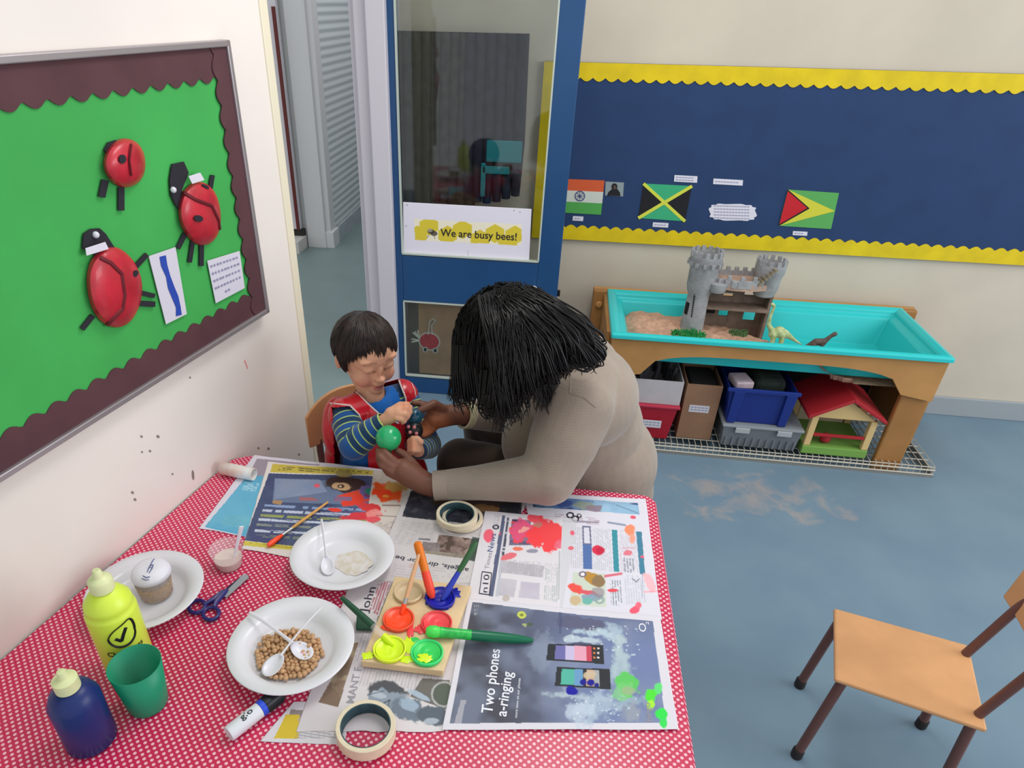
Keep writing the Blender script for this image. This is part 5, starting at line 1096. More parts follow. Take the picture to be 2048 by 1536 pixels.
roll(731, 1450, T0+.002, .024, .0480, .0385, 'cream masking tape roll at the near edge of the table on the grey photograph')
# white and peach tube by the wall
a = onz(443, 936, .5675); b = onz(508, 949, .5675); Rm = Vector(b-a).to_track_quat('Z', 'Y').to_matrix(); L = np.linalg.norm(b-a)
tag(obj('card_tube', MB().lathe(a, [(.013, 0), (.016, .001), (.0165, L*.5), (.016, L), (.0135, L), (.0135, L*.5), (.012, .004)], 30, R=Rm), mat('peach white wrapper', 'd9c0ae', rough=.6, col2='dcdfe0', vscale=28), smooth='all'), 'short white and peach card tube lying against the left wall', 'tube')
# paint tray
pal = thing('paint_tray', (-.205, .89, .5545), 'cream wooden paint tray with six shallow wells of bright paint', 'paint tray')
tr0 = T0+.002; zt_ = tr0+.016
q = [onz(*p, zt_) for p in ((790, 1152), (943, 1172), (886, 1342), (722, 1322))]
obj('board', MB().hexa([np.array([q[i][0], q[i][1], tr0]) for i in (3, 2, 1, 0)]+[q[i] for i in (3, 2, 1, 0)]), mat('cream wood board', 'd9bd92', rough=.5, var=.08, vscale=18), pal, smooth=False, bevel=.002)
wells = [((817, 1183), None, .0275), ((881, 1195), 'blue', .0275), ((797, 1237), 'orange', .0285), ((873, 1245), 'red', .0280), ((779, 1297), 'lime', .0285), ((854, 1304), 'green', .0280)]
for (p, colr, r_) in wells:
    c = onz(*p, zt_+.007); c[2] = zt_
    rimm = mat('well plastic', 'd8c09a', rough=.3) if colr is None else mat('well rim '+colr, {'blue': '2226a0', 'orange': 'f05a3c', 'red': 'e8484a', 'lime': 'e2f23a', 'green': '3fdc78'}[colr], rough=.3)
    wv = obj('well', MB().lathe(c, [(.002, .0004), (r_-.006, .0004), (r_-.003, .0025), (r_-.0015, .0085), (r_, .009), (r_+.0014, .0082), (r_+.0008, .0004), (r_-.002, .0002)], 40), rimm, pal, smooth='all')
    if colr: tag(wv, {'blue': 'well of dark blue paint', 'orange': 'well of orange paint', 'red': 'well of red paint', 'lime': 'well of lemon yellow paint', 'green': 'well of bright green paint'}[colr])
    if colr:
        vs = []; n_ = 36
        for i in range(7):
            for j in range(n_): a = 2*math.pi*j/n_; f = i/6; vs.append((c[0]+(r_-.0035)*f*math.cos(a), c[1]+(r_-.0035)*f*math.sin(a), c[2]+.0035+.0012*math.sin(9*f+a*2)*f*(1-f)*3+(.0025*f**6)))
        obj('paint', MB().add(vs, [(i*n_+j, i*n_+(j+1) % n_, (i+1)*n_+(j+1) % n_, (i+1)*n_+j) for i in range(6) for j in range(n_)]), paint[colr], wv, smooth='all')
def splash(px, py, rx, ry, colr, z, parent, seed, rag=.35, n_=44, name='paint_splash'):
    c = onz(px, py, z); P = []
    for i in range(n_):
        a = 2*math.pi*i/n_; k_ = 1+rag*noise.noise(Vector((math.cos(a)*2.2, math.sin(a)*2.2, seed)))*1.6; q = onz(px+rx*k_*math.cos(a), py+ry*k_*math.sin(a), z); P.append(q)
    vs = [c+np.array([0, 0, .0012])]+[c*.35+p*.65+np.array([0, 0, .0010]) for p in P]+P; fs = [(0, 1+i, 1+(i+1) % n_) for i in range(n_)]+[(1+i, 1+n_+i, 1+n_+(i+1) % n_, 1+(i+1) % n_) for i in range(n_)]
    return obj(name, MB().add(vs, fs), paint[colr] if colr in paint else colr, parent, smooth='all')
for k, a in enumerate(((822, 1290, 20, 17, 'lime'), (815, 1318, 21, 8, 'lime'), (736, 1311, 11, 8, 'lime'), (830, 1280, 9, 5, 'green'), (905, 1186, 16, 10, 'blue'), (857, 1194, 9, 13, 'blue'), (884, 1210, 20, 10, 'blue'), (842, 1258, 14, 9, 'red'), (822, 1262, 7, 14, 'red'), (775, 1252, 12, 8, 'orange'))):
    splash(*a[:5], zt_+.0006+.0002*k, pal, k*3.7)
splash(850, 1316, 16, 9, 'lime', zt_+.0056, pal, 50.)
# brushes
def brush(name, label, segs, n=12, tip=None):
    """segs: part name, list of (px,py,z,r), material"""
    first = segs[0][1][0]; t = thing(name, onz(*first[:3]), label, 'paintbrush', 'paintbrushes')
    for nm, pts, mm in segs: obj(nm, MB().tube([onz(*p[:3]) for p in pts], [p[3] for p in pts], n), mm, t)
    return t
orp = mat('orange brush plastic', 'dd7414', rough=.35); redb = mat('red wet brush', 'ee4630', rough=.3); wd = mat('pale wood stick', 'd8a67c', rough=.6); alu = mat('ferrule', 'b4b2b0', rough=.3, metal=.8)
dg = mat('dark green plastic', '1f4a33', rough=.4); gn = mat('mid green plastic', '1e8a5a', rough=.3); lg_ = mat('light green wet paint', '4fd858', rough=.3); bb = mat('blue wet brush', '2a3aa8', rough=.35)
def mixp(a, b, t): return tuple(a[i]+(b[i]-a[i])*t for i in range(len(a)))
def seg(a, b, ts, rs): return [mixp(a, b, t)[:3]+(r,) for t, r in zip(ts, rs)]
A_, B_ = (865, 1196, .578), (834, 1083, .668)
brush('paintbrush', 'chunky orange paintbrush with red-painted lower half standing in the tray', [('bristles', seg(A_, B_, (0, .08, .22), (.005, .0085, .009)), redb), ('lower_handle', seg(A_, B_, (.22, .35, .48), (.0092, .0088, .0082)), redb), ('handle', seg(A_, B_, (.48, .7, .9, .97, 1.), (.0082, .0085, .0088, .008, .004)), orp)])
A_, B_ = (803, 1228, .577), (838, 1108, .662)
brush('paintbrush', 'thin bare wood paintbrush with orange bristles standing in the orange well', [('bristles', seg(A_, B_, (0, .08, .17), (.0035, .0055, .0048)), paint['orange']), ('ferrule', seg(A_, B_, (.17, .27), (.0045, .004)), alu), ('handle', seg(A_, B_, (.27, .5, .8, 1.), (.0042, .0048, .0040, .0030)), wd)])
A_, B_ = (884, 1200, .577), (953, 1084, .650)
brush('paintbrush', 'green paintbrush with blue-painted lower half leaning out of the blue well', [('bristles', seg(A_, B_, (0, .1, .24), (.004, .0075, .0065)), bb), ('lower_handle', seg(A_, B_, (.24, .36, .48), (.006, .0055, .005)), bb), ('handle', seg(A_, B_, (.48, .65, .9, 1.), (.005, .0058, .0062, .004)), mat('olive green plastic', '2f5a34', rough=.4))])
A_, B_ = (788, 1290, .577), (683, 1195, .606)
brush('paintbrush', 'dark green handled paintbrush with a clear ferrule dipped in the yellow well', [('bristles', seg(A_, B_, (0, .1, .2), (.0035, .0065, .006)), paint['lime']), ('ferrule', seg(A_, B_, (.2, .4), (.0062, .0068)), clear), ('handle', seg(A_, B_, (.4, .6, .9, 1.), (.0068, .0066, .0054, .004)), dg)])
m = [onz(714, 1222, T0+.030), onz(748, 1253, T0+.022), onz(742, 1262, T0+.004), onz(712, 1262, T0+.004)]
tag(obj('plastic_wedge', MB().hexa([onz(712, 1262, T0+.003), onz(744, 1262, T0+.003), onz(750, 1254, T0+.003), onz(716, 1240, T0+.003), onz(712, 1256, T0+.008), onz(743, 1257, T0+.008), onz(748, 1250, T0+.010), onz(713, 1224, T0+.016)]), dg, smooth=False, bevel=.002), 'small dark green plastic wedge between the chickpea plate and the paint tray', 'plastic piece')
A_, B_ = (852, 1262, .590), (1066, 1281, .562)
brush('paintbrush', 'fat green paintbrush lying across the tray, its bristles thick with light green paint', [('bristles', seg(A_, B_, (0, .03, .08, .13), (.006, .0105, .0115, .0095)), lg_), ('ferrule', seg(A_, B_, (.13, .2, .34, .42), (.0105, .0098, .0095, .0095)), mat('green painted ferrule', '2fb04c', rough=.3, var=.3, vscale=60)), ('handle', seg(A_, B_, (.42, .62, .82, .94, 1.), (.0098, .0100, .0088, .0065, .0035)), mat('deep green plastic', '146648', rough=.3))], n=16)
A_, B_ = (536, 1091, .560), (656, 1004, .5605)
brush('paintbrush', 'thin wooden paintbrush with red-orange bristles lying on the dark blue page', [('bristles', seg(A_, B_, (0, .06, .16, .24), (.0045, .0062, .0055, .0032)), paint['orange']), ('ferrule', seg(A_, B_, (.24, .40), (.0032, .0030)), alu), ('handle', seg(A_, B_, (.40, .6, .85, 1.), (.0032, .0036, .0030, .0022)), mat('amber wood stick', 'cf9850', rough=.5))])
# ================================================================== PEOPLE
V = Vector
def bvh_of(me): return bvhtree.BVHTree.FromPolygons([v.co.copy() for v in me.vertices], [tuple(p.vertices) for p in me.polygons])
def on_surface(bv, px, py, e=.001):
    d = V(ray(px, py)).normalized(); h = bv.ray_cast(V(C), d, 6.)
    return None if h[0] is None else h[0]-d*e
def stroke(bv, pts, step=6, e=.001):
    out = []
    for (x0, y0), (x1, y1) in zip(pts, pts[1:]):
        n = max(1, int(math.hypot(x1-x0, y1-y0)/step))
        for i in range(n):
            p = on_surface(bv, x0+(x1-x0)*i/n, y0+(y1-y0)*i/n, e)
            if p is not None: out.append(p)
    p = on_surface(bv, *pts[-1], e)
    if p is not None: out.append(p)
    return out
def frame(f, up=(0, 0, 1)):
    f = V(f).normalized(); l = V(up).cross(f).normalized(); u = f.cross(l); return Matrix((f, l, u)).transposed()
def smoothfall(d, a, b): t = np.clip((b-d)/(b-a), 0, 1); return t*t*(3-2*t)
def dab(P, c, rad, rgb, base, a=1., soft=.5):
    d = np.linalg.norm(P-np.array(c), axis=1); m = smoothfall(d, rad*soft, rad)[:, None]*a; return base*(1-m)+np.array(lin(rgb))*m
# ---------------------------------------------------------------- strands
def strands(mb, P, D, n, step, grav, cols, rad, rng, taper=True, curl=0., sides=4, stiff=.80):
    """march many hair strands at once; cols = ellipsoids (centre, inverse-frame, radii) they slide over."""
    N = len(P); path = [P.copy()]; ph = rng.rand(N)*6.28; L = rng.uniform(.75, 1., N)*n
    for i in range(n):
        D = D*stiff+np.array([0, 0, -1.])*grav*(1-stiff) if grav else D
        if curl and i > n*.55:
            D = D+curl*np.stack([np.cos(ph+i*.55), np.sin(ph+i*.55), np.sin(ph*2+i*.5)*.5], 1)
        D /= np.linalg.norm(D, axis=1, keepdims=True); Q = path[-1]+D*step
        for (c, R, r) in cols:
            q = (Q-c) @ R; s = np.linalg.norm(q/r, axis=1); ins = s < 1
            if ins.any(): Q[ins] = c+((q[ins]/s[ins][:, None]) @ R.T)
        D = Q-path[-1]; Q = np.where((i < L)[:, None], Q, path[-1]+D*.02); path.append(Q)
    A = np.stack(path, 1)
    for k in range(N):
        p = A[k][:max(3, int(L[k])+1)]; m = len(p)
        rr = [rad*min(1, .15+j*.3)*(1-.75*(j/(m-1))**2) if taper else rad for j in range(m)]
        mb.tube(p, rr, sides, cap=False, flat=.6)
    return A
def colr(c, R, r): return (np.array(c), np.array(R), np.array(r, float))

# ================================================================== CHILD
cf = V((.68, -.73, 0)).normalized()                                   # body faces right and towards us
Hc = V((-.450, 1.508, .811)); HR = frame((.64, -.68, -.20))
hd = lambda f, l, u: Hc + HR @ V((f, l, u))
cb = MB()
def hell(m, f, l, u, r, R=None): m.ell(hd(f, l, u), r, R or HR, nu=20, nv=12)
hell(cb, -.012, 0, .012, (.082, .070, .082)); hell(cb, .030, 0, .018, (.050, .058, .058)); hell(cb, .028, 0, -.034, (.048, .052, .044))
for s in (-1, 1):
    hell(cb, .043, s*.030, -.034, (.030, .0265, .029)); hell(cb, .0640, s*.0275, .0010, (.0135, .0165, .0120)); hell(cb, .060, s*.028, .022, (.016, .024, .010))
    hell(cb, -.012, s*.070, -.016, (.015, .006, .021)); hell(cb, .0795, s*.0085, -.029, (.007, .0058, .0055))
hell(cb, .074, 0, -.006, (.010, .0075, .020)); hell(cb, .0850, 0, -.0265, (.0095, .0088, .0080)); hell(cb, .0725, 0, -.043, (.0095, .018, .009))
hell(cb, .0765, 0, -.0490, (.0060, .0165, .0042)); hell(cb, .0745, 0, -.0595, (.0068, .0140, .0050)); hell(cb, .058, 0, -.070, (.021, .022, .017)); hell(cb, .035, 0, -.062, (.035, .034, .022))
neck = V((-.440, 1.492, .722))
cb.limb([hd(-.02, 0, -.055), neck, V((-.43, 1.485, .66))], [.040, .034, .045])
shR, elR, wrR = V(at(692, 836, 1.705)), V(at(708, 890, 1.66)), V(at(768, 843, 1.625))
shL, elL, wrL = V((-.362, 1.535, .676)), V((-.285, 1.468, .575)), V(at(836, 902, 1.675))
cb.limb([V((-.43, 1.485, .62)), V((-.44, 1.49, .53)), V((-.45, 1.50, .39))], [.070, .078, .085])
cb.limb([V((-.43, 1.485, .655)), shR, elR, wrR], [.040, .030, .025, .0175]); cb.limb([V((-.43, 1.485, .655)), shL, elL, wrL], [.040, .030, .024, .0165])
# right hand: a fist pinching the top of the rattle
def A3(px, py, d): return V(at(px, py, d))
cb.ell(A3(785, 829, 1.612), (.020, .017, .020), nu=16, nv=10); cb.limb([wrR, A3(783, 831, 1.614), A3(797, 824, 1.608)], [.0165, .0175, .0170])
for p in ([(797, 813, 1.612), (811, 808, 1.608), (821, 815, 1.612), (819, 824, 1.622)], [(800, 820, 1.602), (813, 817, 1.598), (821, 824, 1.605), (817, 831, 1.615)], [(799, 828, 1.598), (810, 828, 1.594), (816, 833, 1.602), (812, 838, 1.612)], [(794, 836, 1.600), (803, 838, 1.597), (809, 842, 1.604), (805, 845, 1.612)]):
    cb.limb([A3(*q) for q in p], [.0072, .0070, .0064, .0056], 12)
cb.limb([A3(786, 818, 1.624), A3(800, 809, 1.630), A3(816, 808, 1.632)], [.0082, .0075, .0062], 12)
# left hand: small fist near the lap
cb.limb([wrL, A3(833, 897, 1.665), A3(832, 888, 1.66)], [.016, .0175, .016])
for k in range(4):
    y = 880+k*7.2; cb.limb([A3(839, y, 1.655), A3(827, y-1, 1.640), A3(818, y+2, 1.648), A3(823, y+5, 1.656)], [.0068, .0068, .0062, .0054], 12)
cb.limb([A3(842, 884, 1.645), A3(835, 877, 1.640), A3(825, 876, 1.643)], [.0080, .0074, .0062], 12)
# legs
for s in (-1, 1):
    h = V((-.45, 1.50, .37))+V((.7, .7, 0))*.05*s; k_ = h+cf*.20+V((0, 0, -.02)); a_ = k_+cf*.03+V((0, 0, -.27))
    cb.limb([h, k_, a_], [.058, .042, .030]); cb.limb([a_+V((0, 0, -.025)), a_+cf*.09+V((0, 0, -.035))], [.028, .022])
me = voxel('b', cb, .0026, 3, .5)
P = coords(me); col_ = np.ones((len(P), 3))*np.array(lin('dca486'))
for s in (-1, 1):
    col_ = dab(P, hd(.070, s*.036, -.036), .030, 'd98a78', col_, .55, .1); col_ = dab(P, hd(0, s*.075, -.018), .022, 'cf8a72', col_, .5)
    for t in np.linspace(-1, 1, 15): col_ = dab(P, hd(.0760-.004*abs(t)-.004*(t*s > 0)*abs(t), s*.0275+.0150*t, -.0062-.0022*(1-t*t)), .0034, '3a201a', col_, .95, .35)
    for t in np.linspace(-1, 1, 9): col_ = dab(P, hd(.074-.006*t*s*.5, s*.029+.015*t, .0215+.002*(1-t*t)), .0042, '8a5a44', col_, .5, .2)
for t in np.linspace(-1, 1, 15):
    col_ = dab(P, hd(.0805-.004*abs(t), .0145*t, -.0500), .0048, 'b8605c', col_, .8, .3); col_ = dab(P, hd(.0785-.004*abs(t), .0125*t, -.0590), .0055, 'c26c66', col_, .85, .3)
    col_ = dab(P, hd(.081-.005*abs(t), .0135*t, -.0540), .0030, '5a2424', col_, 1., .45)
for s in (-1, 1): col_ = dab(P, hd(.0865, s*.0055, -.0335), .0030, '8a4a3c', col_, .8, .3)
for q in (A3(812, 812, 1.6), A3(822, 886, 1.64), A3(820, 895, 1.64)): col_ = dab(P, q, .020, 'd98c6c', col_, .5)
set_paint(me, col_); me.materials.append(attr_mat('child skin', rough=.5, spec=.35, sss=.15, bump=.03))
child = link('person', me, None, org=(-.44, 1.49, .0)); tag(child, 'seated child in red tabard and striped sleeves looking down at a dark rattle', 'person', None)
# shirt: plain blue body, striped sleeves
m = MB().limb([V((-.43, 1.485, .665)), V((-.43, 1.485, .61)), V((-.44, 1.49, .52)), V((-.45, 1.50, .42))], [.058, .082, .090, .096])
Rb = frame(cf)
m.ell(V((-.428, 1.485, .64)), (.068, .095, .055), Rb); 
m.limb([V((-.43, 1.485, .66)), shR, elR, elR.lerp(wrR, .55), wrR.lerp(elR, .10)], [.050, .039, .037, .031, .0245]); m.limb([V((-.43, 1.485, .66)), shL, elL, elL.lerp(wrL, .5), wrL.lerp(elL, .12)], [.050, .038, .034, .028, .0225])
me = voxel('b', m, .0032, 3); P = coords(me)
# cut the neck opening and the wrist openings
def carve(me, fn):
    bm = bmesh.new(); bm.from_mesh(me); bmesh.ops.delete(bm, geom=[f for f in bm.faces if fn(f.calc_center_median(), f.normal)], context='FACES'); bm.to_mesh(me); bm.free()
uL = (wrR-elR).normalized(); uL2 = (wrL-elL).normalized()
carve(me, lambda c, n: (c-V((-.432, 1.478, .705))).length < .036 or (c-wrR).dot(uL) > .002 and (c-wrR).length < .035 or (c-wrL).dot(uL2) > .0 and (c-wrL).length < .033)
P = coords(me)
def bone_t(P, chain):
    best = np.full(len(P), 9.); T = np.zeros(len(P)); acc = 0
    for a, b in zip(chain, chain[1:]):
        a_ = np.array(a); d = np.array(b-a); L = np.linalg.norm(d); t = np.clip((P-a_) @ d/L**2, 0, 1); q = np.linalg.norm(P-a_-np.outer(t, d), axis=1)
        m_ = q < best; best[m_] = q[m_]; T[m_] = acc+t[m_]*L; acc += L
    return best, T
bR, tR = bone_t(P, [shR, elR, wrR]); bL, tL = bone_t(P, [shL, elL, wrL]); bT, _ = bone_t(P, [V((-.43, 1.485, .70)), V((-.45, 1.50, .42))])
arm = np.where((bR < bL) & (bR < .048) & (bR < bT), tR+.3, np.where((bL < .046) & (bL < bT), tL+.3, -1.))
at_ = me.attributes.new('sleeve', 'FLOAT', 'POINT'); at_.data.foreach_set('value', arm.astype(np.float32))
def shirt_mat():
    m = mat('blue striped jersey', '1d5fae', rough=.85, spec=.15, sheen=.3, bump=.15, bscale=400); nt = m.node_tree; L = nt.links.new
    a = nd(nt, 'ShaderNodeAttribute', attribute_name='sleeve'); f = a.outputs['Fac']
    def mth(op, x, y): n = nd(nt, 'ShaderNodeMath', operation=op); (L(x, n.inputs[0]) if not isinstance(x, float) else None); n.inputs[1].default_value = y; return n.outputs[0]
    band = mth('LESS_THAN', mth('FRACT', mth('DIVIDE', f, .036), 0), .5); line = mth('LESS_THAN', mth('FRACT', mth('DIVIDE', f, .018), 0), .17); on = mth('GREATER_THAN', f, .02)
    def mix(fac, c0, c1):
        n = nd(nt, 'ShaderNodeMix', data_type='RGBA'); L(fac, n.inputs[0])
        for i, c in ((6, c0), (7, c1)): (L(c, n.inputs[i]) if not isinstance(c, str) else setattr(n.inputs[i], 'default_value', lin(c)+(1,)))
        return n.outputs[2]
    L(mix(on, '1a63b4', mix(line, mix(band, '1f4f8c', '183a5c'), 'a9bf6a')), nt.nodes['Principled BSDF'].inputs['Base Color']); return m
me.materials.append(shirt_mat()); sh = link('shirt', me, child); q = sh.modifiers.new('t', 'SOLIDIFY'); q.thickness = .0014; q.offset = 1
tag(sh, 'blue shirt with lime striped sleeves')
# trousers
m = MB()
for s in (-1, 1):
    h = V((-.45, 1.50, .375))+V((.7, .7, 0))*.05*s; k_ = h+cf*.20+V((0, 0, -.02)); a_ = k_+cf*.03+V((0, 0, -.24)); m.limb([h, k_, a_], [.064, .049, .038])
me = voxel('b', m, .004, 3); me.materials.append(mat('navy trousers', '28304a', rough=.9)); link('trousers', me, child)
# tabard
m = MB().limb([V((-.43, 1.483, .640)), V((-.432, 1.478, .57)), V((-.435, 1.486, .48)), V((-.43, 1.492, .42))], [.083, .092, .098, .100])
m.limb([V((-.43, 1.485, .668)), shR+V((0, .004, .006))], [.052, .0455]); m.limb([V((-.43, 1.485, .668)), shL+V((-.006, -.004, .004))], [.052, .0450])
m.ell(V((-.428, 1.483, .648)), (.074, .112, .058), Rb); m.ell(V((-.520, 1.46, .60)), (.045, .048, .10)); m.ell(V((-.515, 1.47, .50)), (.055, .055, .10)); m.ell(V((-.495, 1.478, .655)), (.055, .045, .032)); m.ell(V((-.350, 1.47, .47)), (.062, .055, .085))
tab = voxel('b', m, .0036, 5)
def inpoly(x, y, pts):
    r = False
    for i in range(len(pts)):
        x0, y0 = pts[i]; x1, y1 = pts[(i+1) % len(pts)]
        if (y0 > y) != (y1 > y) and x < (x1-x0)*(y-y0)/(y1-y0)+x0: r = not r
    return r
neckP = [(706, 772), (735, 806), (766, 834), (796, 846), (814, 822), (810, 795), (795, 752), (750, 730)]
armP = [(664, 815), (700, 813), (718, 830), (733, 868), (737, 905), (735, 960), (672, 960), (668, 880)]
armL = [(829, 826), (880, 800), (880, 905), (846, 905), (836, 880)]
def cutfn(c, n):
    x, y = proj(np.array(c)); fr = n.dot(V(C)-c) > 0
    if (c-neck).length < .047: return True
    return fr and (inpoly(x, y, neckP) or inpoly(x, y, armP) or inpoly(x, y, armL))
tb_bv = bvh_of(tab); tabc = tab.copy(); carve(tabc, cutfn)
redv = mat('red vinyl', 'c21a2a', rough=.28, spec=.55, coat=.25, var=.12, vscale=22)
tabc.materials.append(redv); to = link('tabard', tabc, child); q = to.modifiers.new('t', 'SOLIDIFY'); q.thickness = .0016; q.offset = 1; tag(to, 'shiny red wipe-clean tabard with white piping')
pip = mat('white piping', 'd8cdca', rough=.5)
def piping(pts, r=.0022):
    s_ = stroke(tb_bv, pts, 5, .001)
    if len(s_) > 2: obj('piping', MB().tube(s_, r, 8), pip, to)
piping([(704, 776), (735, 807), (766, 835), (797, 847)]); piping([(655, 806), (700, 811), (718, 829), (732, 866), (735, 900)]); piping([(796, 756), (811, 795), (815, 822)]); piping([(818, 757), (829, 780), (833, 803)])
for (x, y, r, c_) in ((705, 808, .007, 'e8b04a'), (716, 822, .005, 'e86a3a')):
    p = on_surface(tb_bv, x, y, .001)
# hair: short, straight, fringe above the eyes
hairB = mat('child dark hair', '1c1412', rough=.38, spec=.5, col2='31211b', vscale=60)
def hl_limit(a):
    a = abs(a)
    if a < 40: return .36-.10*math.sin(a*.25)
    if a < 62: return .26-(a-40)/22*.30
    if a < 72: return -.04-(a-62)/10*.60
    if a < 84: return -.64
    if a < 104: return -.02
    return -.02-min(1, (a-104)/22)*.66
rad_ = np.array([.0855, .0745, .0835]); cen = Hc+HR @ V((-.010, 0, .014)); pole = V((-.30, .10, .94)).normalized(); bx = pole.orthogonal().normalized(); by = pole.cross(bx)
rs = np.random.RandomState(3)
def scalp(th, ph, k): d = pole*math.cos(th)+(bx*math.cos(ph)+by*math.sin(ph))*math.sin(th); return cen+HR @ V((d.x*rad_[0]*k, d.y*rad_[1]*k, d.z*rad_[2]*k)), d
m = MB(); capv = MB()
def theta_end(ph):
    th = .3
    while th < 2.6:
        _, d = scalp(th, ph, 1.); a = math.degrees(math.atan2(d.y, d.x))
        if d.z < hl_limit(a): break
        th += .03
    return th
TE = [theta_end(2*math.pi*i/120) for i in range(121)]
def te(ph): x = (ph % 6.28318)/6.28318*120; i = int(x); return TE[i]+(TE[(i+1) % 121]-TE[i])*(x-i)
N_ = 96; M_ = 16
vs = []
for i in range(M_+1):
    for j in range(N_): ph = 2*math.pi*j/N_; p, _ = scalp(max(.001, te(ph)*.97*i/M_), ph, 1.012); vs.append(p)
capo = MB().add(vs, [(i*N_+j, i*N_+(j+1) % N_, (i+1)*N_+(j+1) % N_, (i+1)*N_+j) for i in range(M_) for j in range(N_)])
for k in range(2300):
    ph = rs.rand()*6.283; e = te(ph)+rs.uniform(-.10, .05); s0 = e*rs.rand()**.6*.72; s0 = max(s0, .02); lift = rs.uniform(1.01, 1.075); pts_ = []; dph = rs.uniform(-.10, .10)
    for i in range(8):
        t = i/7; th = s0+(e-s0)*t; p, _ = scalp(th, ph+dph*t, 1.0+(lift-1.0)*math.sin(min(1, t*1.6)*1.57)-.01*t*t); pts_.append(p)
    m.tube(pts_, [.0018, .0021, .0021, .002, .0018, .0015, .0011, .0004], 4, cap=False, flat=.5)
m.v += capo.v and [] or []
m.add(capo.v, capo.f); ho = obj('hair', m, hairB, child, smooth='all'); tag(ho, 'short straight dark brown hair')

# ================================================================== WOMAN
wb = MB(); WH = V((-.090, 1.400, .920)); WR = frame((-.70, -.16, -.69)); wh = lambda f, l, u: WH + WR @ V((f, l, u))
def well_(m, f, l, u, r): m.ell(wh(f, l, u), r, WR, nu=20, nv=12)
well_(wb, -.012, 0, .012, (.095, .076, .092)); well_(wb, .045, 0, .0, (.045, .058, .065)); well_(wb, .035, 0, -.055, (.050, .050, .048))
for s in (-1, 1):
    well_(wb, .058, s*.034, -.036, (.028, .026, .030)); well_(wb, .078, s*.031, .004, (.012, .019, .012)); well_(wb, .074, s*.032, .024, (.014, .024, .010)); well_(wb, -.005, s*.077, -.015, (.018, .007, .028)); well_(wb, .093, s*.012, -.034, (.010, .008, .008))
well_(wb, .088, 0, -.008, (.012, .010, .026)); well_(wb, .103, 0, -.031, (.012, .012, .010)); well_(wb, .091, 0, -.060, (.010, .024, .007)); well_(wb, .090, 0, -.070, (.010, .020, .007)); well_(wb, .070, 0, -.092, (.024, .026, .020))
nkW = V((.035, 1.475, .835))
wb.limb([wh(-.03, 0, -.05), V((-.01, 1.44, .865)), nkW, V((.08, 1.53, .75))], [.055, .056, .062, .09])
wb.limb([V((.09, 1.55, .72)), V((.10, 1.57, .60)), V((.15, 1.59, .45))], [.12, .145, .155])
sN, eN, wN = V((.082, 1.405, .765)), V((.030, 1.302, .628)), V(at(866, 972, 1.598))
sF, eF, wF = V((.050, 1.690, .745)), V((-.04, 1.66, .585)), V(at(922, 829, 1.765))
wb.limb([V((.09, 1.54, .76)), sN, eN, wN], [.08, .060, .044, .027]); wb.limb([V((.09, 1.58, .76)), sF, eF, wF], [.08, .060, .042, .027])
# near hand, palm up, fingers curled round the stem below the green ball
palm = [A3(848, 966, 1.600), A3(826, 953, 1.600), A3(806, 941, 1.598)]
wb.limb([wN]+palm, [.027, .028, .030, .029]); wb.ell(A3(818, 949, 1.603), (.034, .030, .022), nu=16, nv=10)
for p, r in (([(800, 930, 1.590), (781, 916, 1.580), (768, 903, 1.585), (769, 893, 1.596)], .0095), ([(796, 938, 1.588), (775, 928, 1.577), (759, 914, 1.580), (757, 901, 1.592)], .0098), ([(798, 947, 1.590), (778, 941, 1.580), (763, 930, 1.580), (757, 918, 1.588)], .0095), ([(806, 955, 1.594), (790, 953, 1.588), (776, 946, 1.586), (768, 937, 1.590)], .0085)):
    wb.limb([A3(*q) for q in p], [r*1.05, r, r*.95, r*.78], 12)
wb.limb([A3(836, 944, 1.618), A3(822, 924, 1.628), A3(806, 908, 1.628), A3(793, 901, 1.618)], [.0150, .0125, .0110, .0088], 12)
# far hand reaching in from the right, thumb on top and fingers beneath the dark rattle
wb.limb([wF, A3(901, 830, 1.755), A3(880, 833, 1.742), A3(868, 836, 1.735)], [.027, .028, .030, .026]); wb.ell(A3(886, 832, 1.748), (.034, .018, .032), nu=16, nv=10)
for p, r in (([(872, 818, 1.728), (855, 810, 1.712), (838, 807, 1.702), (827, 806, 1.698)], .0094), ([(862, 838, 1.738), (850, 846, 1.730), (842, 852, 1.716), (836, 855, 1.704)], .0092), ([(866, 846, 1.738), (854, 856, 1.728), (845, 862, 1.714), (839, 865, 1.702)], .0090), ([(872, 853, 1.740), (862, 863, 1.730), (853, 869, 1.716), (846, 872, 1.706)], .0082)):
    wb.limb([A3(*q) for q in p], [r*1.08, r, r*.95, r*.76], 12)
wb.limb([A3(884, 818, 1.722), A3(868, 808, 1.702), A3(850, 816, 1.688), A3(838, 822, 1.682)], [.0135, .0120, .0105, .0085], 12)
kn, kn2 = V((-.205, 1.515, .500)), V((-.17, 1.76, .50)); hp, hp2 = V((.14, 1.54, .41)), V((.14, 1.69, .41))
for h, k_, dx in ((hp, kn, -.01), (hp2, kn2, .02)):
    a_ = V((k_.x+dx, k_.y+.06, .10)); wb.limb([h, k_, a_], [.085, .055, .036]); wb.limb([a_+V((.02, 0, -.06)), a_+V((-.13, -.01, -.075))], [.036, .026])
me = voxel('b', wb, .0034, 3, .5); P = coords(me); col_ = np.ones((len(P), 3))*np.array(lin('6f4636'))
for q, r_ in (((868, 840, 1.725), .042), ((850, 858, 1.72), .032), ((885, 848, 1.735), .036), ((846, 862, 1.70), .03)): col_ = dab(P, A3(*q), r_, 'b0663f', col_, .75, .2)
for q, r_ in (((800, 925, 1.60), .022), ((790, 935, 1.59), .02), ((770, 930, 1.58), .015)): col_ = dab(P, A3(*q), r_, '9a6257', col_, .7, .2)
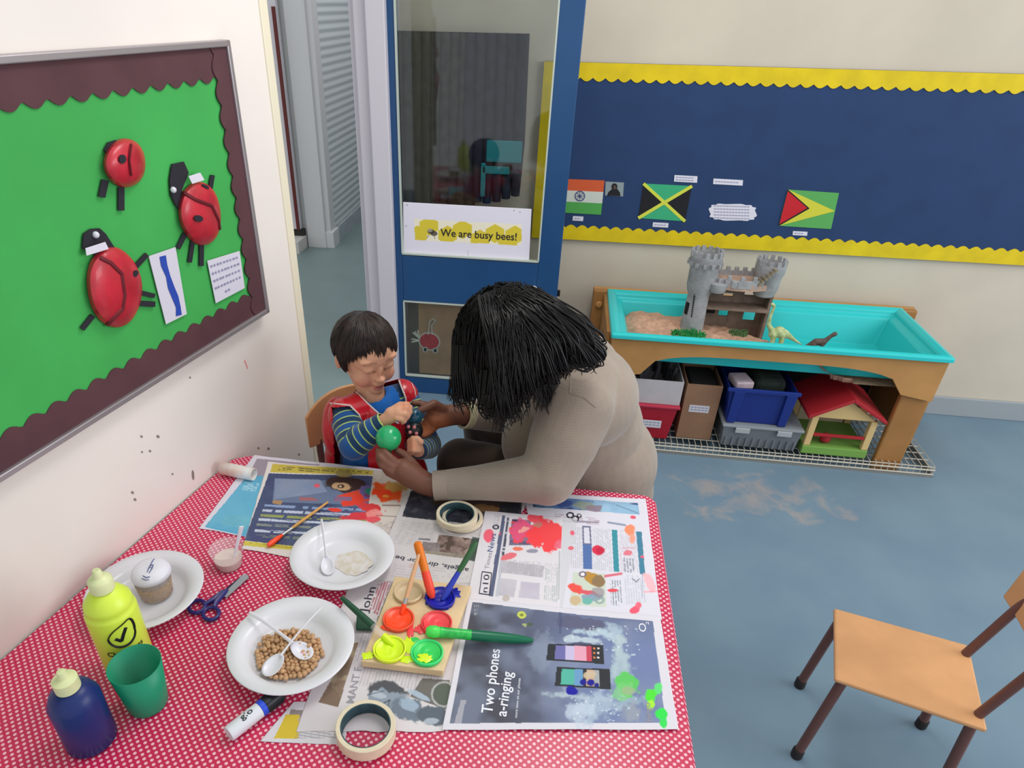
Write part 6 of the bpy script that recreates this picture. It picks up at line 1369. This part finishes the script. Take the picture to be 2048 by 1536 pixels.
set_paint(me, col_); me.materials.append(attr_mat('brown skin', rough=.48, spec=.4, sss=.05, bump=.04))
woman = link('person', me, None, org=(.1, 1.58, 0)); tag(woman, 'woman with black bobbed hair in beige jumper bending over the table towards the child', 'person')
# jumper
def knit_mat():
    m = mat('beige knit', '928477', rough=.95, spec=.1, sheen=.35, var=.05, vscale=14); nt = m.node_tree; L = nt.links.new
    tc = nd(nt, 'ShaderNodeTexCoord'); w1 = nd(nt, 'ShaderNodeTexWave', Scale=75., Distortion=1.5, Detail=2.); w1.bands_direction = 'X'; w2 = nd(nt, 'ShaderNodeTexWave', Scale=60., Distortion=1.2); w2.bands_direction = 'Z'
    mp = nd(nt, 'ShaderNodeMapping'); L(tc.outputs['Object'], mp.inputs[0]); L(mp.outputs[0], w1.inputs['Vector']); L(mp.outputs[0], w2.inputs['Vector'])
    a = nd(nt, 'ShaderNodeMath', operation='MULTIPLY'); L(w1.outputs['Fac'], a.inputs[0]); L(w2.outputs['Fac'], a.inputs[1])
    bp = nd(nt, 'ShaderNodeBump', Strength=.35, Distance=.0015); L(a.outputs[0], bp.inputs['Height']); L(bp.outputs['Normal'], nt.nodes['Principled BSDF'].inputs['Normal']); return m
m = MB()
for c_, r_ in (((.165, 1.60, .405), (.165, .19, .14)), ((.140, 1.578, .50), (.182, .175, .17)), ((.090, 1.568, .61), (.176, .165, .17)), ((.098, 1.545, .725), (.138, .185, .115)), ((.075, 1.52, .80), (.085, .10, .06)), ((.0, 1.50, .60), (.095, .10, .11)), ((.035, 1.52, .50), (.10, .11, .10))): m.ell(c_, r_, nu=36, nv=22)
m.limb([V((.09, 1.50, .765)), sN, sN.lerp(eN, .5), eN, eN.lerp(wN, .25), eN.lerp(wN, .6), wN.lerp(eN, .10)], [.098, .084, .080, .065, .052, .040, .0345], 24)
m.limb([V((.09, 1.60, .765)), sF, sF.lerp(eF, .5), eF, eF.lerp(wF, .5), wF.lerp(eF, .12)], [.095, .082, .076, .062, .048, .037], 24)
jme = voxel('b', m, .0044, 5, .5)
uN = (wN-eN).normalized(); uF = (wF-eF).normalized()
carve(jme, lambda c, n: (c-wN).dot(uN) > -.006 and (c-wN).length < .05 or (c-wF).dot(uF) > -.010 and (c-wF).length < .055)
jbv = bvh_of(jme)
jme.materials.append(knit_mat()); jo = link('jumper', jme, woman); q = jo.modifiers.new('t', 'SOLIDIFY'); q.thickness = .003; q.offset = 0; tag(jo, 'beige knitted jumper')
km = mat('beige knit')
def cuff(c, u, r, w, mm, lab):
    R_ = u.to_track_quat('Z', 'Y').to_matrix(); n_ = 56; prof = [(r*.86, 0), (r, .001), (r*1.02, w*.5), (r, w), (r*.84, w), (r*.84, w*.5)]; b = MB().lathe(c, prof, n_, R=R_, close=True); o = obj('cuff', b, mm, jo); tag(o, lab)
cuff(wN-uN*.060, uN, .0355, .058, mat('ribbed knit', '95867a', rough=.95), 'ribbed cuff of the near sleeve'); cuff(wF-uF*.030, uF, .0375, .024, mat('cream cuff', 'c9bf9c', rough=.9), 'cream turned-back cuff of the far sleeve')
sm = mat('seam thread', '8f8376', rough=.9)
for pts_ in ([(1141, 742), (1140, 787)], [(1143, 787), (1168, 795), (1192, 815)]):
    s_ = stroke(jbv, pts_, 5, .0022)
    if len(s_) > 2: obj('seam', MB().tube(s_, .0012, 6), sm, jo)
m = MB()
for h, k_, dx in ((hp, kn, -.01), (hp2, kn2, .02)):
    a_ = V((k_.x+dx, k_.y+.06, .12)); m.limb([h, k_, a_], [.10, .066, .055], 24)
me = voxel('b', m, .005, 4); me.materials.append(mat('dark brown cord', '40352e', rough=.9, spec=.1, sheen=.2)); link('trousers', me, woman)
for k_, dx in ((kn, -.01), (kn2, .02)):
    a_ = V((k_.x+dx, k_.y+.06, .10)); m = MB().limb([a_+V((.02, 0, -.055)), a_+V((-.06, 0, -.06)), a_+V((-.14, -.01, -.07))], [.043, .040, .030]); me = voxel('b', m, .004, 3); me.materials.append(mat('black shoe', '1c1a1a', rough=.4)); link('shoe', me, woman)
# hair
hb_ = mat('glossy black hair', '070607', rough=.36, spec=.32, col2='0f0c0c', vscale=50)
RW = np.array(WR); cols = [colr(wh(-.008, 0, .010), RW, (.108, .092, .106)), colr(wh(.045, 0, -.04), RW, (.066, .066, .068)), colr(nkW, np.eye(3), (.075, .075, .07)), colr((.100, 1.53, .735), np.eye(3), (.150, .190, .122)), colr(tuple(sN), np.eye(3), (.092,)*3), colr((-.02, 1.45, .84), np.eye(3), (.062,)*3)]
rs = np.random.RandomState(11); polew = V((-.38, 0, .92)).normalized(); N_ = 2300
D_ = rs.normal(size=(N_*4, 3)); D_ /= np.linalg.norm(D_, axis=1, keepdims=True)
ok = (D_[:, 2] > -.30) & ~((D_[:, 0] > .45) & (D_[:, 2] < .50)) | ((D_[:, 0] < -.35) & (D_[:, 2] > -.75)); D_ = D_[ok][:N_]
base = np.array(wh(-.008, 0, .010)); Pn = base+(D_*np.array([.111, .095, .109])*rs.uniform(1., 1.08, (len(D_), 1))) @ RW.T
po = np.array(polew); T_ = D_-np.outer(D_ @ po, po); T_ /= (np.linalg.norm(T_, axis=1, keepdims=True)+1e-6); T_ = T_-np.sum(T_*D_, 1, keepdims=True)*D_; T_ += D_*.16
T_ = T_ @ RW.T; T_ /= np.linalg.norm(T_, axis=1, keepdims=True)
m = MB().ell(wh(-.008, 0, .010), (.107, .091, .105), WR, nu=40, nv=24)
strands(m, Pn, T_, 20, .0088, 1., cols, .0026, rs, curl=.05, stiff=.88)
# curled ends lying over the shoulder and hanging at the front
def curlstrand(pts, r=.0028, n=10):
    P_ = [V(at(*p)) for p in pts]; out = []
    for i in range(len(P_)-1):
        a, b, c_, d = P_[max(i-1, 0)], P_[i], P_[i+1], P_[min(i+2, len(P_)-1)]
        for k in range(n): t = k/n; out.append(.5*((2*b)+(c_-a)*t+(2*a-5*b+4*c_-d)*t*t+(3*b-a-3*c_+d)*t**3))
    out.append(P_[-1]); m.tube(out, [r*(1-.7*(i/len(out))**2) for i in range(len(out))], 5, cap=False, flat=.6)
clp = rs.uniform(-1, 1, (40, 5))
for k in range(980):
    b = rs.rand(); b2 = b*b*(3-2*b); tipx = 1180-170*b2+rs.uniform(-30, 12); tipy = 694+66*b+66*b**3+rs.uniform(-22, 14); lf = rs.uniform(-.016, .010); cl = clp[int(b*30)]; tipx += 12*cl[0]; tipy += 13*cl[1]; lf -= .006*abs(cl[4])
    sx, sy = 950+60*(1-b)+75*rs.rand(), 572+26*rs.rand()+18*b; mx1, my1 = sx+(tipx-sx)*.33, sy+(tipy-sy)*.28-8*(1-b); mx2, my2 = sx+(tipx-sx)*.72+14*(1-b)+9*cl[2], sy+(tipy-sy)*.66-4+9*cl[3]
    curlstrand([(sx, sy, 1.450+.02*(1-b)+lf), (mx1, my1, 1.405+.02*(1-b)+lf), (mx2, my2, 1.405+.03*(1-b)+lf), (tipx, tipy, 1.425+.035*(1-b)+lf), (tipx+rs.uniform(-6, 14), tipy+rs.uniform(2, 22), 1.44+.03*(1-b)), (tipx-14*cl[2]+rs.uniform(-10, 6), tipy+rs.uniform(8, 26), 1.445+.03*(1-b))], .0024, 5)
for k in range(46):
    a = rs.uniform(-1, 1); b = rs.rand(); ex = 1175+30*b; ey = 690+28*a; d0 = 1.47
    curlstrand([(1090+20*b, 590+50*(a+1)*.9, 1.42), (1125+14*b, 640+26*a, 1.415), (1158+20*b, 668+24*a, 1.425), (ex, ey, 1.44), (ex+2+10*rs.rand(), ey+14+8*rs.rand(), 1.45), (ex-30*rs.rand()-8, ey+24*rs.rand()+6, 1.445), (ex-44, ey+8*rs.rand()+6, 1.44)], .0024+.0012*rs.rand())
for k in range(60):
    a = rs.rand(); x = 905+115*a; y = 785+38*a+rs.uniform(-14, 14); d0 = 1.50-.04*a
    curlstrand([(905+95*a, 690, d0-.03), (903+105*a, 740, d0-.02), (x, y-18, d0-.01), (x+6*rs.uniform(-1, 1), y, d0), (x+12*rs.uniform(-1, 1), y+9, d0)], .0022+.001*rs.rand())
for k in range(26):
    x = 975+rs.uniform(-14, 30); curlstrand([(x, 740, 1.44), (x-4, 790, 1.45), (x+rs.uniform(-6, 10), 822, 1.46), (x+14, 832+rs.uniform(-5, 6), 1.465), (x+30, 815+rs.uniform(-8, 8), 1.46)], .0026)
ho = obj('hair', m, hb_, woman, smooth='all'); tag(ho, 'glossy black bobbed hair falling over the face')
# ================================================================== WHAT THEY HOLD, WHAT THEY SIT ON
bc = A3(777, 876, 1.600)
mr_ = thing('maraca', bc-V((0, 0, .03)), 'shaker with a bright green ball held upright over the near hand of the woman', 'shaker', 'toy shakers')
obj('ball', MB().ell(bc, .0305, nu=36, nv=22), mat('green glossy ball', '22a868', rough=.22, spec=.5, coat=.3), mr_)
obj('handle', MB().tube([bc+V((0, 0, -.029)), A3(777, 905, 1.605), A3(784, 925, 1.612)], [.0085, .0075, .008], 14), mat('dark green stem', '1d4a34', rough=.5), mr_)
b1_, b2_ = A3(829, 833, 1.668), A3(828, 860, 1.672)
mr_ = thing('maraca', b2_-V((0, 0, .03)), 'dark navy and black rattle with pink spots gripped between the hands of child and woman', 'shaker', 'toy shakers')
obj('top', MB().ell(b1_, (.0195, .0195, .021), nu=28, nv=18), mat('navy glossy', '14294f', rough=.2, coat=.4, col2='175a6a', vscale=40), mr_)
obj('body', MB().ell(b2_, (.0225, .0225, .024), nu=28, nv=18).tube([b1_, b2_], .014, 16), mat('black plastic rattle', '1c1c1e', rough=.35), mr_)
for x, y in ((808, 850), (829, 853), (836, 872), (815, 868)):
    p = A3(x, y, 1.64); d = (p-b2_).normalized(); obj('pink_spot', MB().ell(b2_+V((d.x*.0222, d.y*.0222, d.z*.0236)), .0048, nu=12, nv=8), mat('pink bead', 'c97a84', .4), mr_)
make_chair('nursery_chair', (-.435, 1.495, 0), math.atan2(cf.y, cf.x)-math.pi/2, 'small orange plywood chair the child sits on, curved back showing behind the shoulder', w=.27, dpt=.26, bh=.345)
make_chair('nursery_chair', (.17, 1.61, 0), math.pi/2, 'small chair hidden under the seated woman behind the table', w=.32, dpt=.30, bh=.01) if False else None
st_ = thing('stool', (.16, 1.61, 0), 'low wooden stool under the seated woman, mostly hidden by the table', 'stool')
obj('seat', MB().lathe((.16, 1.61, .262), [(.003, 0), (.15, 0), (.158, .006), (.158, .020), (.150, .026), (.003, .026)], 40), ply, st_)
for a in range(4): t = a*math.pi/2+.8; obj('leg', MB().tube([V((.16+.15*math.cos(t), 1.61+.15*math.sin(t), 0)), V((.16+.11*math.cos(t), 1.61+.11*math.sin(t), .261))], .014, 14), legm, st_)
# ================================================================== LIGHT AND CAMERA
w = bpy.data.worlds.new('world'); S.world = w; w.use_nodes = True; bg = w.node_tree.nodes['Background']
bg.inputs[0].default_value = (.93, .96, 1., 1); bg.inputs[1].default_value = .86
def area(name, loc, tgt, sx, sy, e, col=(1, 1, 1)):
    l = bpy.data.lights.new(name, 'AREA'); l.shape = 'RECTANGLE'; l.size = sx; l.size_y = sy; l.energy = e; l.color = col
    o = bpy.data.objects.new(name, l); COL.objects.link(o); o.location = loc; o.rotation_euler = (Vector(tgt)-Vector(loc)).to_track_quat('-Z', 'Y').to_euler(); return o
area('overhead_light', (.3, 1.7, 2.65), (.1, 1.7, 0), 1.2, .5, 20, (1, .97, .92))  # added overhead area light
area('window_daylight', (3.6, .9, 1.9), (0, 1.5, .6), 2.4, 1.6, 62, (.93, .97, 1.))
area('corridor_light', (-1.3, 5.2, 2.6), (-1.3, 5.2, 0), .8, .8, 5, (.95, 1., 1.))
cam = bpy.data.cameras.new('camera'); co = bpy.data.objects.new('camera', cam); COL.objects.link(co); S.camera = co
cam.sensor_width = 36; cam.sensor_fit = 'HORIZONTAL'; cam.lens = 36*F/2048; cam.shift_x = (1024-CX)/2048; cam.shift_y = (CY-768)/2048; cam.clip_start = .02
R = Matrix([list(M @ np.array([1, 0, 0])), list(M @ np.array([0, -1, 0])), list(M @ np.array([0, 0, -1]))]).transposed()
co.matrix_world = Matrix.Translation(Vector(C)) @ R.to_4x4()
S.view_settings.view_transform = 'Standard'; S.view_settings.look = 'None'; S.view_settings.gamma = 1.; S.view_settings.use_curve_mapping = False; S.view_settings.exposure = 0.
bpy.context.view_layer.update()
